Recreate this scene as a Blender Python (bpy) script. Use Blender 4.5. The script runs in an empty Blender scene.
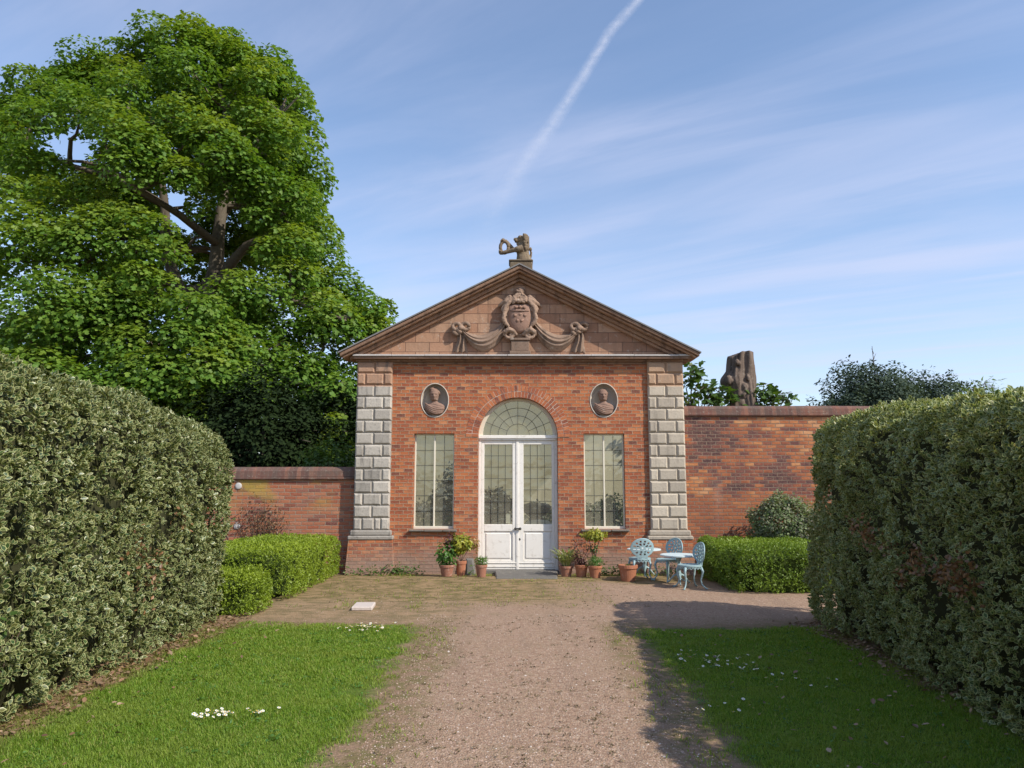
import bpy, bmesh, math, random
import numpy as np
from mathutils import Vector, Matrix, noise
from mathutils.geometry import tessellate_polygon

random.seed(7); RNG = np.random.default_rng(11)
C = bpy.context.scene.collection
S = bpy.context.scene
R = math.radians

# ------------------------------------------------------------------ camera, sky, sun, exposure
FPX, TILT, EYE = 760.0, R(7.6), 1.6
cam = bpy.data.cameras.new('camera'); cam.sensor_width = 36; cam.lens = FPX/1024*36
cam.clip_start = .05; cam.clip_end = 60000
camo = bpy.data.objects.new('camera', cam); C.objects.link(camo)
camo.location = (0, 0, EYE); camo.rotation_euler = (R(90)+TILT, 0, 0)
S.camera = camo

SUN_EL = R(40); SUN_AZ = R(123.5)          # azimuth clockwise from +Y (north)
to_sun = Vector((math.sin(SUN_AZ)*math.cos(SUN_EL), math.cos(SUN_AZ)*math.cos(SUN_EL), math.sin(SUN_EL)))
sl = bpy.data.lights.new('sun', 'SUN'); sl.energy = 3.55; sl.angle = R(.53); sl.color = (1, .93, .82)
so = bpy.data.objects.new('sun', sl); C.objects.link(so)
so.rotation_euler = (-to_sun).to_track_quat('-Z', 'Y').to_euler(); so.location = (20, -20, 30)

S.view_settings.view_transform = 'Standard'; S.view_settings.look = 'None'
S.view_settings.gamma = 1; S.view_settings.use_curve_mapping = False
S.view_settings.exposure = 0.53
S.cycles.transparent_max_bounces = 16; S.cycles.max_bounces = 8

# ------------------------------------------------------------------ node helper
class N:
    """tiny wrapper round a node tree"""
    def __init__(s, tree): s.t = tree; s.nodes = tree.nodes; s.links = tree.links
    def new(s, kind, **kw):
        n = s.nodes.new(kind)
        for k, v in kw.items(): setattr(n, k, v)
        return n
    def put(s, sock, v):
        if isinstance(v, bpy.types.NodeSocket): s.links.new(v, sock)
        elif v is not None:
            if isinstance(v, tuple) and len(v) == 3 and sock.type == 'RGBA': v = (*v, 1)
            sock.default_value = v
    def math(s, op, a, b=None, c=None, clamp=False):
        n = s.new('ShaderNodeMath', operation=op, use_clamp=clamp)
        for i, v in enumerate((a, b, c)): s.put(n.inputs[i], v)
        return n.outputs[0]
    def mix(s, f, a, b, blend='MIX'):
        n = s.new('ShaderNodeMix', data_type='RGBA', blend_type=blend)
        s.put(n.inputs[0], f); s.put(n.inputs[6], a); s.put(n.inputs[7], b)
        return n.outputs[2]
    def noise(s, vec, scale, detail=4, rough=.55, dist=0):
        n = s.new('ShaderNodeTexNoise'); s.put(n.inputs['Vector'], vec); n.inputs['Scale'].default_value = scale
        n.inputs['Detail'].default_value = detail; n.inputs['Roughness'].default_value = rough
        n.inputs['Distortion'].default_value = dist
        return n.outputs[0]
    def ramp(s, f, stops, interp='LINEAR'):
        n = s.new('ShaderNodeValToRGB'); s.put(n.inputs[0], f); n.color_ramp.interpolation = interp
        el = n.color_ramp.elements
        while len(el) < len(stops): el.new(.5)
        for e, (p, c) in zip(el, stops):
            e.position = p; e.color = (*c, 1) if len(c) == 3 else c
        return n.outputs[0]
    def step(s, f, a, b):
        n = s.new('ShaderNodeMapRange', interpolation_type='SMOOTHSTEP')
        s.put(n.inputs[0], f); n.inputs[1].default_value = a; n.inputs[2].default_value = b
        return n.outputs[0]
    def xyz(s, v):
        n = s.new('ShaderNodeSeparateXYZ'); s.put(n.inputs[0], v); return n.outputs
    def comb(s, x, y, z):
        n = s.new('ShaderNodeCombineXYZ')
        for i, v in enumerate((x, y, z)): s.put(n.inputs[i], v)
        return n.outputs[0]
    def scale(s, v, sc):
        n = s.new('ShaderNodeVectorMath', operation='MULTIPLY'); s.put(n.inputs[0], v); n.inputs[1].default_value = sc
        return n.outputs[0]
    def bump(s, h, strength=.4, dist=.01):
        n = s.new('ShaderNodeBump'); n.inputs['Strength'].default_value = strength; n.inputs['Distance'].default_value = dist
        s.put(n.inputs['Height'], h); return n.outputs[0]
    def pos(s): return s.new('ShaderNodeNewGeometry').outputs['Position']
    def uv(s): return s.new('ShaderNodeTexCoord').outputs['UV']
    def island(s): return s.new('ShaderNodeNewGeometry').outputs['Random Per Island']

def material(name):
    m = bpy.data.materials.new(name); m.use_nodes = True
    n = N(m.node_tree); b = m.node_tree.nodes['Principled BSDF']
    return m, n, b
def setp(n, b, color=None, rough=None, normal=None, spec=None, metal=None):
    n.put(b.inputs['Base Color'], color); n.put(b.inputs['Roughness'], rough)
    if normal is not None: n.put(b.inputs['Normal'], normal)
    if spec is not None: b.inputs['Specular IOR Level'].default_value = spec
    if metal is not None: b.inputs['Metallic'].default_value = metal

# ------------------------------------------------------------------ world: real sky plus thin cirrus high in the air
W = bpy.data.worlds.new('World'); S.world = W; W.use_nodes = True
n = N(W.node_tree); bg = W.node_tree.nodes['Background']
sky = n.new('ShaderNodeTexSky', sky_type='NISHITA'); sky.sun_disc = False
sky.sun_elevation = SUN_EL; sky.sun_rotation = SUN_AZ
sky.air_density = 1.0; sky.dust_density = .4; sky.ozone_density = 2.6; sky.altitude = 100
d = n.new('ShaderNodeTexCoord').outputs['Generated']
x, y, z = n.xyz(d)
zc = n.math('MAXIMUM', z, .06)
u, v = n.math('DIVIDE', x, zc), n.math('DIVIDE', y, zc)
def rot(a):
    return (n.math('ADD', n.math('MULTIPLY', u, math.cos(a)), n.math('MULTIPLY', v, math.sin(a))),
            n.math('ADD', n.math('MULTIPLY', u, -math.sin(a)), n.math('MULTIPLY', v, math.cos(a))))
a1, b1 = rot(R(-34))
streak = n.noise(n.comb(n.math('MULTIPLY', a1, .45), n.math('MULTIPLY', b1, 1.7), 3.1), 1.0, 7, .58, .5)
broad = n.noise(n.comb(n.math('MULTIPLY', a1, .3), n.math('MULTIPLY', b1, .75), 8.2), 1.0, 3, .5, .3)
cl = n.math('MULTIPLY', n.step(streak, .32, .74), n.step(broad, .22, .70))
low = n.step(z, .50, .06)
cl = n.math('ADD', n.math('ADD', n.math('MULTIPLY', cl, .52), .05), n.math('MULTIPLY', low, .24), clamp=True)
CLOUD = n.mix(cl, sky.outputs[0], (3.5, 3.7, 4.8))
n.put(bg.inputs[0], CLOUD); bg.inputs[1].default_value = .145

# ------------------------------------------------------------------ geometry helpers
def at(px, py, Y):
    """point on the plane at depth Y that the photograph shows at px, py"""
    a, b = (px-512)/FPX, -(py-384)/FPX
    r = (a, math.cos(TILT)-b*math.sin(TILT), math.sin(TILT)+b*math.cos(TILT))
    t = Y/r[1]
    return Vector((r[0]*t, Y, EYE+r[2]*t))

ORG = {}
def tag(o, label=None, cat=None, group=None, kind=None):
    if label: o['label'] = label
    if cat: o['category'] = cat
    if group: o['group'] = group
    if kind: o['kind'] = kind
    return o
def thing(name, loc, label, cat, group=None):
    o = bpy.data.objects.new(name, None); C.objects.link(o)
    o.location = loc; o.empty_display_size = .2; ORG[o.name] = Vector(loc)
    return tag(o, label, cat, group)

def link(name, me, parent=None, loc=None):
    o = bpy.data.objects.new(name, me); C.objects.link(o)
    org = ORG.get(parent.name, Vector((0, 0, 0))) if parent else (Vector(loc) if loc else Vector((0, 0, 0)))
    if org.length > 0: me.transform(Matrix.Translation(-org))
    if parent: o.parent = parent
    else: o.location = org
    ORG[o.name] = org
    return o

class MB:
    """collects shapes (world coordinates) and links them as ONE mesh object"""
    def __init__(s): s.v = []; s.f = []; s.m = []
    def add(s, vs, fs, mi=0):
        o = len(s.v); s.v += [tuple(p) for p in vs]; s.f += [tuple(i+o for i in f) for f in fs]; s.m += [mi]*len(fs)
    def box(s, x0, x1, y0, y1, z0, z1, mi=0):
        s.add([(x0,y0,z0),(x1,y0,z0),(x1,y1,z0),(x0,y1,z0),(x0,y0,z1),(x1,y0,z1),(x1,y1,z1),(x0,y1,z1)],
              [(0,3,2,1),(4,5,6,7),(0,1,5,4),(1,2,6,5),(2,3,7,6),(3,0,4,7)], mi)
    def stone(s, x0, x1, yb, yf, z0, z1, c=.015, mi=0):
        """block whose front (towards -Y) has chamfered edges"""
        s.add([(x0,yb,z0),(x1,yb,z0),(x1,yb,z1),(x0,yb,z1),
               (x0,yf+c,z0),(x1,yf+c,z0),(x1,yf+c,z1),(x0,yf+c,z1),
               (x0+c,yf,z0+c),(x1-c,yf,z0+c),(x1-c,yf,z1-c),(x0+c,yf,z1-c)],
              [(0,3,2,1),(0,1,5,4),(1,2,6,5),(2,3,7,6),(3,0,4,7),
               (4,5,9,8),(5,6,10,9),(6,7,11,10),(7,4,8,11),(8,9,10,11)], mi)
    def loft(s, rings, close=True, caps=True, mi=0):
        k = len(rings[0]); vs = [p for r in rings for p in r]; fs = []
        for i in range(len(rings)-1):
            for j in range(k if close else k-1):
                a, b = i*k+j, i*k+(j+1) % k
                fs.append((a, b, b+k, a+k))
        if caps and close:
            fs.append(tuple(range(k))[::-1]); fs.append(tuple(range((len(rings)-1)*k, len(rings)*k)))
        s.add(vs, fs, mi)
    def tube(s, pts, rad, k=8, mi=0, squash=1.0):
        pts = [Vector(p) for p in pts]; n_ = len(pts)
        if not hasattr(rad, '__len__'): rad = [rad]*n_
        rings = []; ref = None
        for i in range(n_):
            t = (pts[min(i+1, n_-1)]-pts[max(i-1, 0)]).normalized()
            if ref is None: ref = Vector((0, 1, 0)) if abs(t.y) < .9 else Vector((1, 0, 0))
            b = t.cross(ref)
            b = b.normalized() if b.length > 1e-6 else t.orthogonal().normalized()
            a = b.cross(t).normalized(); ref = a
            rings.append([pts[i]+(b*math.cos(q)+a*math.sin(q)*squash)*rad[i] for q in [2*math.pi*j/k for j in range(k)]])
        s.loft(rings, mi=mi)
    def lathe(s, prof, c=(0,0,0), k=20, mi=0, sx=1, sy=1):
        rings = [[(c[0]+r*sx*math.cos(2*math.pi*j/k), c[1]+r*sy*math.sin(2*math.pi*j/k), c[2]+z_) for j in range(k)] for r, z_ in prof]
        s.loft(rings, mi=mi)
    def ball(s, c, r, sc=(1,1,1), k=12, mi=0, lump=0):
        rings = []
        for i in range(1, k//2+2):
            th = math.pi*(i-.5)/(k//2+1)
            ring = []
            for j in range(k):
                q = 2*math.pi*j/k
                dv = Vector((math.sin(th)*math.cos(q), math.sin(th)*math.sin(q), math.cos(th)))
                rr = r*(1+lump*noise.noise(dv*2.3+Vector(c)*9))
                ring.append((c[0]+dv.x*rr*sc[0], c[1]+dv.y*rr*sc[1], c[2]+dv.z*rr*sc[2]))
            rings.append(ring)
        s.loft(rings, mi=mi)
    def build(s, name, mats, parent=None, smooth=False, loc=None, bevel=0, weld=False):
        me = bpy.data.meshes.new(name); me.from_pydata(s.v, [], s.f)
        if not isinstance(mats, (list, tuple)): mats = [mats]
        for m in mats: me.materials.append(m)
        me.polygons.foreach_set('material_index', s.m)
        bm = bmesh.new(); bm.from_mesh(me)
        if weld: bmesh.ops.remove_doubles(bm, verts=bm.verts, dist=1e-5)
        bmesh.ops.recalc_face_normals(bm, faces=bm.faces)
        if bevel:
            es = [e for e in bm.edges if len(e.link_faces) == 2 and e.calc_face_angle(0) > .6]
            bmesh.ops.bevel(bm, geom=es, offset=bevel, segments=1, affect='EDGES', clamp_overlap=True)
        uvl = bm.loops.layers.uv.new('UVMap')
        for f in bm.faces:
            nn = f.normal; ax = max(range(3), key=lambda i: abs(nn[i]))
            f.smooth = smooth
            for l in f.loops:
                p = l.vert.co
                l[uvl].uv = (p.x, p.z) if ax == 1 else ((p.y, p.z) if ax == 0 else (p.x, p.y))
        bm.to_mesh(me); bm.free()
        return link(name, me, parent, loc)

def fan_template(outline, dip=-.06, fold=.1):
    """leaf as a fan: centre vertex (v=0) and an edge ring (v=1); length 1 along +y"""
    cx, cy = 0, sum(p[1] for p in outline)/len(outline)
    vs = [(cx, cy, dip)]+[(p[0], p[1], fold*abs(p[0])-.18*(p[1]-cy)**2) for p in outline]
    k = len(outline)
    return np.array(vs), [(0, i+1, (i+1) % k+1) for i in range(k)], np.array([0.]+[1.]*k)
OVAL = fan_template([(0,0),(-.23,.25),(-.27,.6),(0,1),(.27,.6),(.23,.25)])
PALM = fan_template([(0,0),(-.3,.12),(-.55,.38),(-.28,.5),(-.36,.88),(0,1.02),(.36,.88),(.28,.5),(.55,.38),(.3,.12)], -.03, .12)
NARROW = fan_template([(0,0),(-.11,.35),(0,1),(.11,.35)], -.02, .25)
DIAM = (np.array([(0,0,0),(-.28,.5,.06),(0,1,-.05),(.28,.5,.06)]), [(0,1,2),(0,2,3)], np.array([0.,1.,1.,1.]))

def norm(a): return a/np.maximum(np.linalg.norm(a, axis=1, keepdims=True), 1e-9)

def leaves(name, P, Nn, D, size, tmpl, mat, parent=None, tint=None, loc=None):
    """P positions, Nn leaf normals, D leaf pointing directions -> one mesh of separate leaves"""
    T, F, V = tmpl; n_ = len(P); k = len(T)
    D = norm(D - Nn*np.sum(D*Nn, 1, keepdims=True)); Xx = np.cross(D, Nn)
    size = np.broadcast_to(np.asarray(size, float).reshape(-1, 1, 1) if np.ndim(size) else size, (n_, 1, 1))
    co = (P[:, None, :] + size*(T[None, :, 0:1]*Xx[:, None, :] + T[None, :, 1:2]*D[:, None, :] + T[None, :, 2:3]*Nn[:, None, :]))
    me = bpy.data.meshes.new(name)
    fl = [i for f in F for i in f]; fn = [len(f) for f in F]
    loops = (np.array(fl)[None, :] + (np.arange(n_)*k)[:, None]).ravel()
    tot = np.tile(np.array(fn), n_)
    me.vertices.add(n_*k); me.vertices.foreach_set('co', co.reshape(-1).astype(np.float32))
    me.loops.add(len(loops)); me.loops.foreach_set('vertex_index', loops.astype(np.int32))
    me.polygons.add(len(tot))
    me.polygons.foreach_set('loop_start', np.concatenate([[0], np.cumsum(tot)[:-1]]).astype(np.int32))
    me.polygons.foreach_set('loop_total', tot.astype(np.int32))
    uvl = me.uv_layers.new(name='UVMap')
    tv = np.zeros(n_) if tint is None else np.asarray(tint, float)
    vv = np.tile(V, n_)[loops]; uu = np.repeat(tv, k)[loops]
    uvl.data.foreach_set('uv', np.stack([uu, vv], 1).reshape(-1).astype(np.float32))
    me.materials.append(mat); me.update(calc_edges=True); me.validate()
    return link(name, me, parent, loc)

def remesh(name, g, mat, parent, voxel=.012, it=3, lump=0, lf=14):
    """fuse the overlapping shapes of g into one continuous carved-looking surface"""
    me = bpy.data.meshes.new(name); me.from_pydata(g.v, [], g.f)
    bm = bmesh.new(); bm.from_mesh(me); bmesh.ops.recalc_face_normals(bm, faces=bm.faces); bm.to_mesh(me); bm.free()
    o = bpy.data.objects.new(name, me); C.objects.link(o)
    md = o.modifiers.new('r', 'REMESH'); md.mode = 'VOXEL'; md.voxel_size = voxel
    sm = o.modifiers.new('s', 'SMOOTH'); sm.factor = .5; sm.iterations = it
    dg = bpy.context.evaluated_depsgraph_get(); nm = bpy.data.meshes.new_from_object(o.evaluated_get(dg))
    bpy.data.objects.remove(o); nm.name = name
    if lump:
        for v_ in nm.vertices: v_.co += Vector(v_.normal)*lump*(noise.noise(v_.co*lf)+.6*noise.noise(v_.co*lf*2.3))
    nm.materials.clear(); nm.materials.append(mat)
    for p in nm.polygons: p.use_smooth = True
    return link(name, nm, parent)

def rnd(n_, s=1.0): return RNG.normal(0, s, (n_, 3))
def nz(P, sc, seed=0):
    o = Vector((seed*7.3, seed*3.1, seed*5.7))
    return np.array([noise.noise(Vector(p)*sc+o) for p in P])

# ------------------------------------------------------------------ materials
def brick_mat(name, cols, mortar, bw=.215, bh=.068, moss=None, stain=.35, seed=0, patch=None, damp=False, redbase=False):
    m, n, b = material(name)
    uv = n.uv(); u, v, _ = n.xyz(uv); pos = n.pos()
    wob = n.noise(uv, 3.0, 2)
    u2 = n.math('ADD', u, n.math('MULTIPLY', n.math('SUBTRACT', n.noise(uv, 16, 3), .5), .022))
    v2 = n.math('ADD', v, n.math('ADD', n.math('MULTIPLY', n.math('SUBTRACT', wob, .5), .026), n.math('MULTIPLY', n.math('SUBTRACT', n.noise(uv, 21, 2), .5), .013)))
    vec = n.comb(u2, v2, 0)
    bt = n.new('ShaderNodeTexBrick'); n.put(bt.inputs['Vector'], vec)
    bt.inputs['Scale'].default_value = 1; bt.inputs['Brick Width'].default_value = bw; bt.inputs['Row Height'].default_value = bh
    bt.inputs['Mortar Size'].default_value = .0085; bt.inputs['Mortar Smooth'].default_value = .5
    row = n.math('FLOOR', n.math('DIVIDE', v2, bh))
    odd = n.math('SUBTRACT', 1, n.math('FLOORED_MODULO', row, 2))
    col = n.math('FLOOR', n.math('ADD', n.math('DIVIDE', u2, bw), n.math('MULTIPLY', odd, .5)))
    wn = n.new('ShaderNodeTexWhiteNoise', noise_dimensions='3D'); n.put(wn.inputs['Vector'], n.comb(col, row, seed+.5))
    rv = wn.outputs['Value']
    if patch:   # broad areas of repaired or darker brick
        pz = n.noise(n.scale(pos, (1, 1, 1.6)), patch[0], 3, .6)
        rv = n.math('ADD', n.math('ADD', n.math('MULTIPLY', rv, .62), .17), n.math('MULTIPLY', n.math('SUBTRACT', pz, .5), patch[1]), clamp=True)
    if redbase: rv = n.mix(n.math('MULTIPLY', n.step(n.math('ADD', n.xyz(pos)[2], n.math('MULTIPLY', n.noise(pos, 2.5, 4), .35)), 1.62, 1.5), .8), rv, n.math('ADD', .52, n.math('MULTIPLY', wn.outputs['Value'], .16)))
    base = n.ramp(rv, [(i/(len(cols)-1), c) for i, c in enumerate(cols)])
    grain = n.noise(pos, 38, 5, .65)
    base = n.mix(n.step(grain, .35, .75), base, (.36, .155, .085), 'MIX') if False else base
    base = n.mix(n.math('MULTIPLY', n.step(grain, .45, .75), .45), base, (.50, .27, .17))
    base = n.mix(n.math('MULTIPLY', n.step(n.noise(pos, 15, 4, .7), .55, .8), .5), base, (.13, .06, .045))
    mort = n.mix(n.noise(pos, 4, 3), mortar, tuple(c*.6 for c in mortar))
    base = n.mix(n.math('MULTIPLY', n.step(n.noise(n.scale(pos, (1, 1, 2.2)), 5.5, 4, .7), .54, .72), .55), base, (.20,.085,.055))
    colr = n.mix(bt.outputs['Fac'], base, mort)
    big = n.noise(pos, .9, 5, .6)
    colr = n.mix(n.math('MULTIPLY', n.step(big, .48, .75), stain), colr, (.10, .06, .05))
    bloom = n.noise(n.scale(pos, (1, 1, .6)), 1.7, 5, .65)
    colr = n.mix(n.math('MULTIPLY', n.step(bloom, .58, .80), .22), colr, (.55, .40, .32))
    px, py, pz = n.xyz(pos)
    if damp:   # pale salts and moss near the ground
        lowm = n.math('MULTIPLY', n.step(n.math('ADD', pz, n.math('MULTIPLY', n.math('SUBTRACT', n.noise(pos, 3, 4), .5), .7)), .62, .12), .8)
        colr = n.mix(lowm, colr, n.mix(n.noise(pos, 14, 5, .7), (.22, .15, .11), (.42, .31, .25)))
    if moss:
        mk = n.math('MULTIPLY', n.step(n.noise(n.scale(pos, (1, 1, 1)), 1.4, 4, .6), .50, .66), n.step(pz, moss[0], moss[1]))
        colr = n.mix(n.math('MULTIPLY', mk, .75), colr, moss[2])
    h = n.math('ADD', n.math('MULTIPLY', n.math('SUBTRACT', 1, bt.outputs['Fac']), .7), n.math('ADD', n.math('MULTIPLY', grain, .45), n.math('MULTIPLY', rv, .35)))
    setp(n, b, colr, .92, n.bump(h, .9, .016), .2)
    return m

RED = [(.16,.06,.045),(.31,.085,.038),(.40,.12,.048),(.47,.155,.058),(.42,.125,.05),(.54,.22,.095),(.38,.105,.046),(.29,.08,.04),(.45,.15,.062)]
M_BRICK = brick_mat('brick_facade', RED, (.50,.34,.225), bw=.165, bh=.066, damp=True, stain=.40)
M_BRICK_L = brick_mat('brick_left_wall', [(.16,.06,.05),(.34,.105,.055),(.40,.15,.08),(.36,.13,.07),(.44,.19,.11),(.22,.09,.07)], (.42,.32,.24), bw=.23, bh=.07, seed=3, moss=(1.0, 1.6, (.40,.29,.06)), stain=.25)
M_BRICK_R = brick_mat('brick_right_wall', [(.085,.045,.045),(.13,.06,.055),(.19,.07,.055),(.31,.10,.05),(.40,.135,.055),(.50,.21,.085),(.58,.29,.14)], (.33,.24,.175), seed=5, stain=.35, patch=(1.2, 2.3), bw=.18, redbase=True)
M_ARCH = None

def coping_mat():
    m, n, b = material('coping_brick')
    pos = n.pos(); x, y, z = n.xyz(pos)
    col = n.math('FLOOR', n.math('DIVIDE', x, .078)); fr = n.math('FRACT', n.math('DIVIDE', x, .078))
    wn = n.new('ShaderNodeTexWhiteNoise', noise_dimensions='1D'); n.put(wn.inputs['W'], col)
    base = n.ramp(wn.outputs['Value'], [(0,(.12,.065,.055)),(.4,(.17,.08,.062)),(.75,(.22,.10,.07)),(1,(.26,.13,.09))])
    base = n.mix(n.math('MULTIPLY', n.step(n.noise(pos, 3, 5, .65), .38, .66), .8), base, (.12,.09,.075))
    base = n.mix(n.math('MULTIPLY', n.step(n.noise(pos, 20, 4, .7), .55, .75), .6), base, (.36,.33,.27))
    jm = n.math('LESS_THAN', n.math('ABSOLUTE', n.math('SUBTRACT', fr, .5)), .44)
    base = n.mix(n.math('MAXIMUM', jm, .55), (.20,.15,.12), base)
    setp(n, b, base, .95, n.bump(n.math('ADD', jm, n.noise(pos, 40, 4)), .6, .01), .2)
    return m
M_COPING = coping_mat()

def stone_mat(name, c1, c2, dark, speck=.5, blocks=None, streak=.5, topband=None):
    m, n, b = material(name)
    pos = n.pos(); x, y, z = n.xyz(pos)
    base = n.mix(n.noise(pos, 2.2, 5, .6), c1, c2)
    rnd_ = n.island()
    base = n.mix(n.math('MULTIPLY', rnd_, .5), base, dark)
    if blocks:
        uv = n.uv()
        bt = n.new('ShaderNodeTexBrick'); n.put(bt.inputs['Vector'], uv); bt.inputs['Scale'].default_value = 1
        bt.inputs['Brick Width'].default_value = blocks[0]; bt.inputs['Row Height'].default_value = blocks[1]
        bt.inputs['Mortar Size'].default_value = .007; bt.inputs['Mortar Smooth'].default_value = .3; bt.offset = .42
        u, v, _ = n.xyz(uv); row = n.math('FLOOR', n.math('DIVIDE', v, blocks[1]))
        odd = n.math('SUBTRACT', 1, n.math('FLOORED_MODULO', row, 2))
        col = n.math('FLOOR', n.math('ADD', n.math('DIVIDE', u, blocks[0]), n.math('MULTIPLY', odd, .42)))
        wn = n.new('ShaderNodeTexWhiteNoise', noise_dimensions='2D'); n.put(wn.inputs['Vector'], n.comb(col, row, 0))
        base = n.mix(.75, base, n.ramp(wn.outputs['Value'], [(0,(.27,.14,.09)),(.3,(.38,.20,.125)),(.6,(.43,.245,.155)),(.85,(.46,.28,.185)),(1,(.34,.20,.13))]))
        base = n.mix(bt.outputs['Fac'], base, (.16,.09,.065))
    if topband:
        base = n.mix(n.step(z, topband[0], topband[0]+.004), base, n.mix(n.noise(pos, 3, 4), topband[1], topband[2]))
    st = n.noise(n.scale(pos, (7, 7, 1.1)), 1.0, 5, .65)
    base = n.mix(n.math('MULTIPLY', n.step(st, .49, .70), streak), base, dark)
    g = n.noise(pos, 24, 5, .7)
    base = n.mix(n.math('MULTIPLY', n.step(g, .5, .8), speck), base, dark)
    base = n.mix(n.math('MULTIPLY', n.step(n.noise(pos, 11, 4, .6), .58, .75), .35), base, (.52,.49,.42))
    h = n.math('ADD', g, n.math('MULTIPLY', n.noise(pos, 6, 3), .8))
    if blocks: h = n.math('SUBTRACT', h, bt.outputs['Fac'])
    setp(n, b, base, .93, n.bump(h, .55, .012), .2)
    return m
M_QUOIN = stone_mat('quoin_stone', (.44,.40,.345), (.58,.52,.44), (.11,.10,.09), .75, streak=.85, topband=(3.488, (.36,.21,.14), (.42,.26,.17)))
M_QUOIN_R = stone_mat('quoin_stone_buff', (.52,.45,.35), (.60,.51,.40), (.20,.17,.14), .5, streak=.5, topband=(3.488, (.38,.24,.16), (.46,.31,.20)))
M_PLINTHCAP = stone_mat('plinth_stone', (.36,.32,.27), (.46,.41,.34), (.15,.13,.11), .6)
M_SAND = stone_mat('sandstone_moulding', (.33,.185,.12), (.42,.265,.17), (.10,.065,.05), .5, streak=.7)
M_TYMP = stone_mat('tympanum_stone', (.38,.22,.14), (.42,.27,.17), (.17,.11,.075), .3, blocks=(.47,.19), streak=.5)
M_CARVE = stone_mat('carved_stone', (.32,.21,.15), (.38,.27,.20), (.085,.06,.045), .65, streak=.65)
M_TERRA = stone_mat('terracotta_bust', (.27,.165,.12), (.34,.22,.165), (.16,.10,.08), .3, streak=.15)
M_LION = stone_mat('weathered_sandstone', (.20,.135,.095), (.30,.24,.15), (.06,.045,.033), .7, streak=.5)
M_SILL = stone_mat('sill_stone', (.22,.19,.16), (.30,.26,.22), (.10,.085,.07), .6)
M_STEP = stone_mat('grey_stone', (.16,.15,.14), (.22,.205,.185), (.12,.115,.10), .4)
M_PALE = stone_mat('pale_slab_stone', (.66,.58,.52), (.74,.66,.60), (.40,.33,.28), .2, streak=0)

def flat(name, c, rough=.7, c2=None, sc=6, bump=.2, spec=.3, metal=0, dirt=None):
    m, n, b = material(name); pos = n.pos()
    col = n.mix(n.noise(pos, sc, 5, .65), c, c2 or tuple(k*.75 for k in c))
    if dirt: col = n.mix(n.math('MULTIPLY', n.step(n.noise(pos, dirt[1], 5, .7), .52, .72), dirt[2]), col, dirt[0])
    setp(n, b, col, rough, n.bump(n.noise(pos, 45, 4), bump, .004), spec, metal)
    return m
M_WHITE = flat('white_paint', (.82,.78,.72), .55, (.76,.72,.65), 3, .25, dirt=((.42,.36,.28), 9, .5))
M_CREAM = flat('cream_paint', (.74,.68,.55), .6, (.66,.60,.48), 4)
M_PLASTER = flat('plaster_rim', (.60,.53,.45), .85, (.46,.39,.32), 7)
M_NICHE = flat('grey_niche_plaster', (.56,.49,.41), .9, (.44,.38,.32), 6)
M_LEADROOF = flat('roof_lead', (.25,.245,.24), .6, (.17,.165,.16), 5)
M_LEADWHITE = flat('lead_flashing', (.58,.55,.52), .65, (.36,.33,.31), 7, .4)
M_LEADING = flat('dark_leading', (.085,.085,.075), .6)
M_BLACK = flat('black_iron', (.02,.02,.02), .45, spec=.5)
M_SLATEROOF = flat('slate', (.10,.10,.105), .8)
M_ROOM = flat('room_plaster', (.56,.53,.41), .9, (.48,.45,.35), 1.2, .05)
M_TILE = flat('room_floor', (.22,.20,.16), .7)
M_PAPER = flat('paper', (.82,.82,.78), .8)
M_CHAIR = flat('pale_blue_paint', (.33,.465,.485), .5, (.27,.39,.41), 12, .2, spec=.5, dirt=((.30,.25,.2), 40, .25))
M_TABLE = flat('table_paint', (.62,.72,.73), .45, (.55,.65,.66), 8, spec=.5)
M_SOIL = flat('potting_soil', (.05,.035,.025), .95, bump=.8)
M_POT = flat('terracotta_pot', (.42,.165,.085), .85, (.34,.14,.08), 7, .3, dirt=((.50,.36,.28), 11, .5))
M_POT_OLD = flat('aged_terracotta_pot', (.36,.17,.11), .85, (.28,.12,.08), 9, .3, dirt=((.52,.45,.38), 14, .7))
M_DISC = flat('white_disc', (.55,.53,.51), .6)

def glass_mat():
    m, n, b = material('window_glass')
    out = m.node_tree.nodes['Material Output']
    tr = n.new('ShaderNodeBsdfTransparent'); tr.inputs[0].default_value = (.80,.80,.70,1)
    gl = n.new('ShaderNodeBsdfGlossy'); gl.inputs['Roughness'].default_value = .06
    gl.inputs['Color'].default_value = (.9,.9,.85,1)
    n.put(gl.inputs['Normal'], n.bump(n.noise(n.pos(), 3.5, 2), .35, .03))
    fr = n.new('ShaderNodeFresnel'); fr.inputs[0].default_value = 1.5
    dirt = n.new('ShaderNodeBsdfDiffuse'); dirt.inputs[0].default_value = (.50,.48,.36,1)
    mx = n.new('ShaderNodeMixShader'); n.put(mx.inputs[0], n.math('ADD', n.math('ADD', n.math('MULTIPLY', n.noise(n.pos(), 2.2, 4, .6), .22), n.math('MULTIPLY', n.step(n.xyz(n.pos())[2], 1.7, .7), .16)), .04)); n.put(mx.inputs[1], tr.outputs[0]); n.put(mx.inputs[2], dirt.outputs[0])
    m2 = n.new('ShaderNodeMixShader'); n.put(m2.inputs[0], n.math('ADD', fr.outputs[0], .03)); n.put(m2.inputs[1], mx.outputs[0]); n.put(m2.inputs[2], gl.outputs[0])
    n.put(out.inputs[0], m2.outputs[0])
    return m
M_GLASS = glass_mat()

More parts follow.
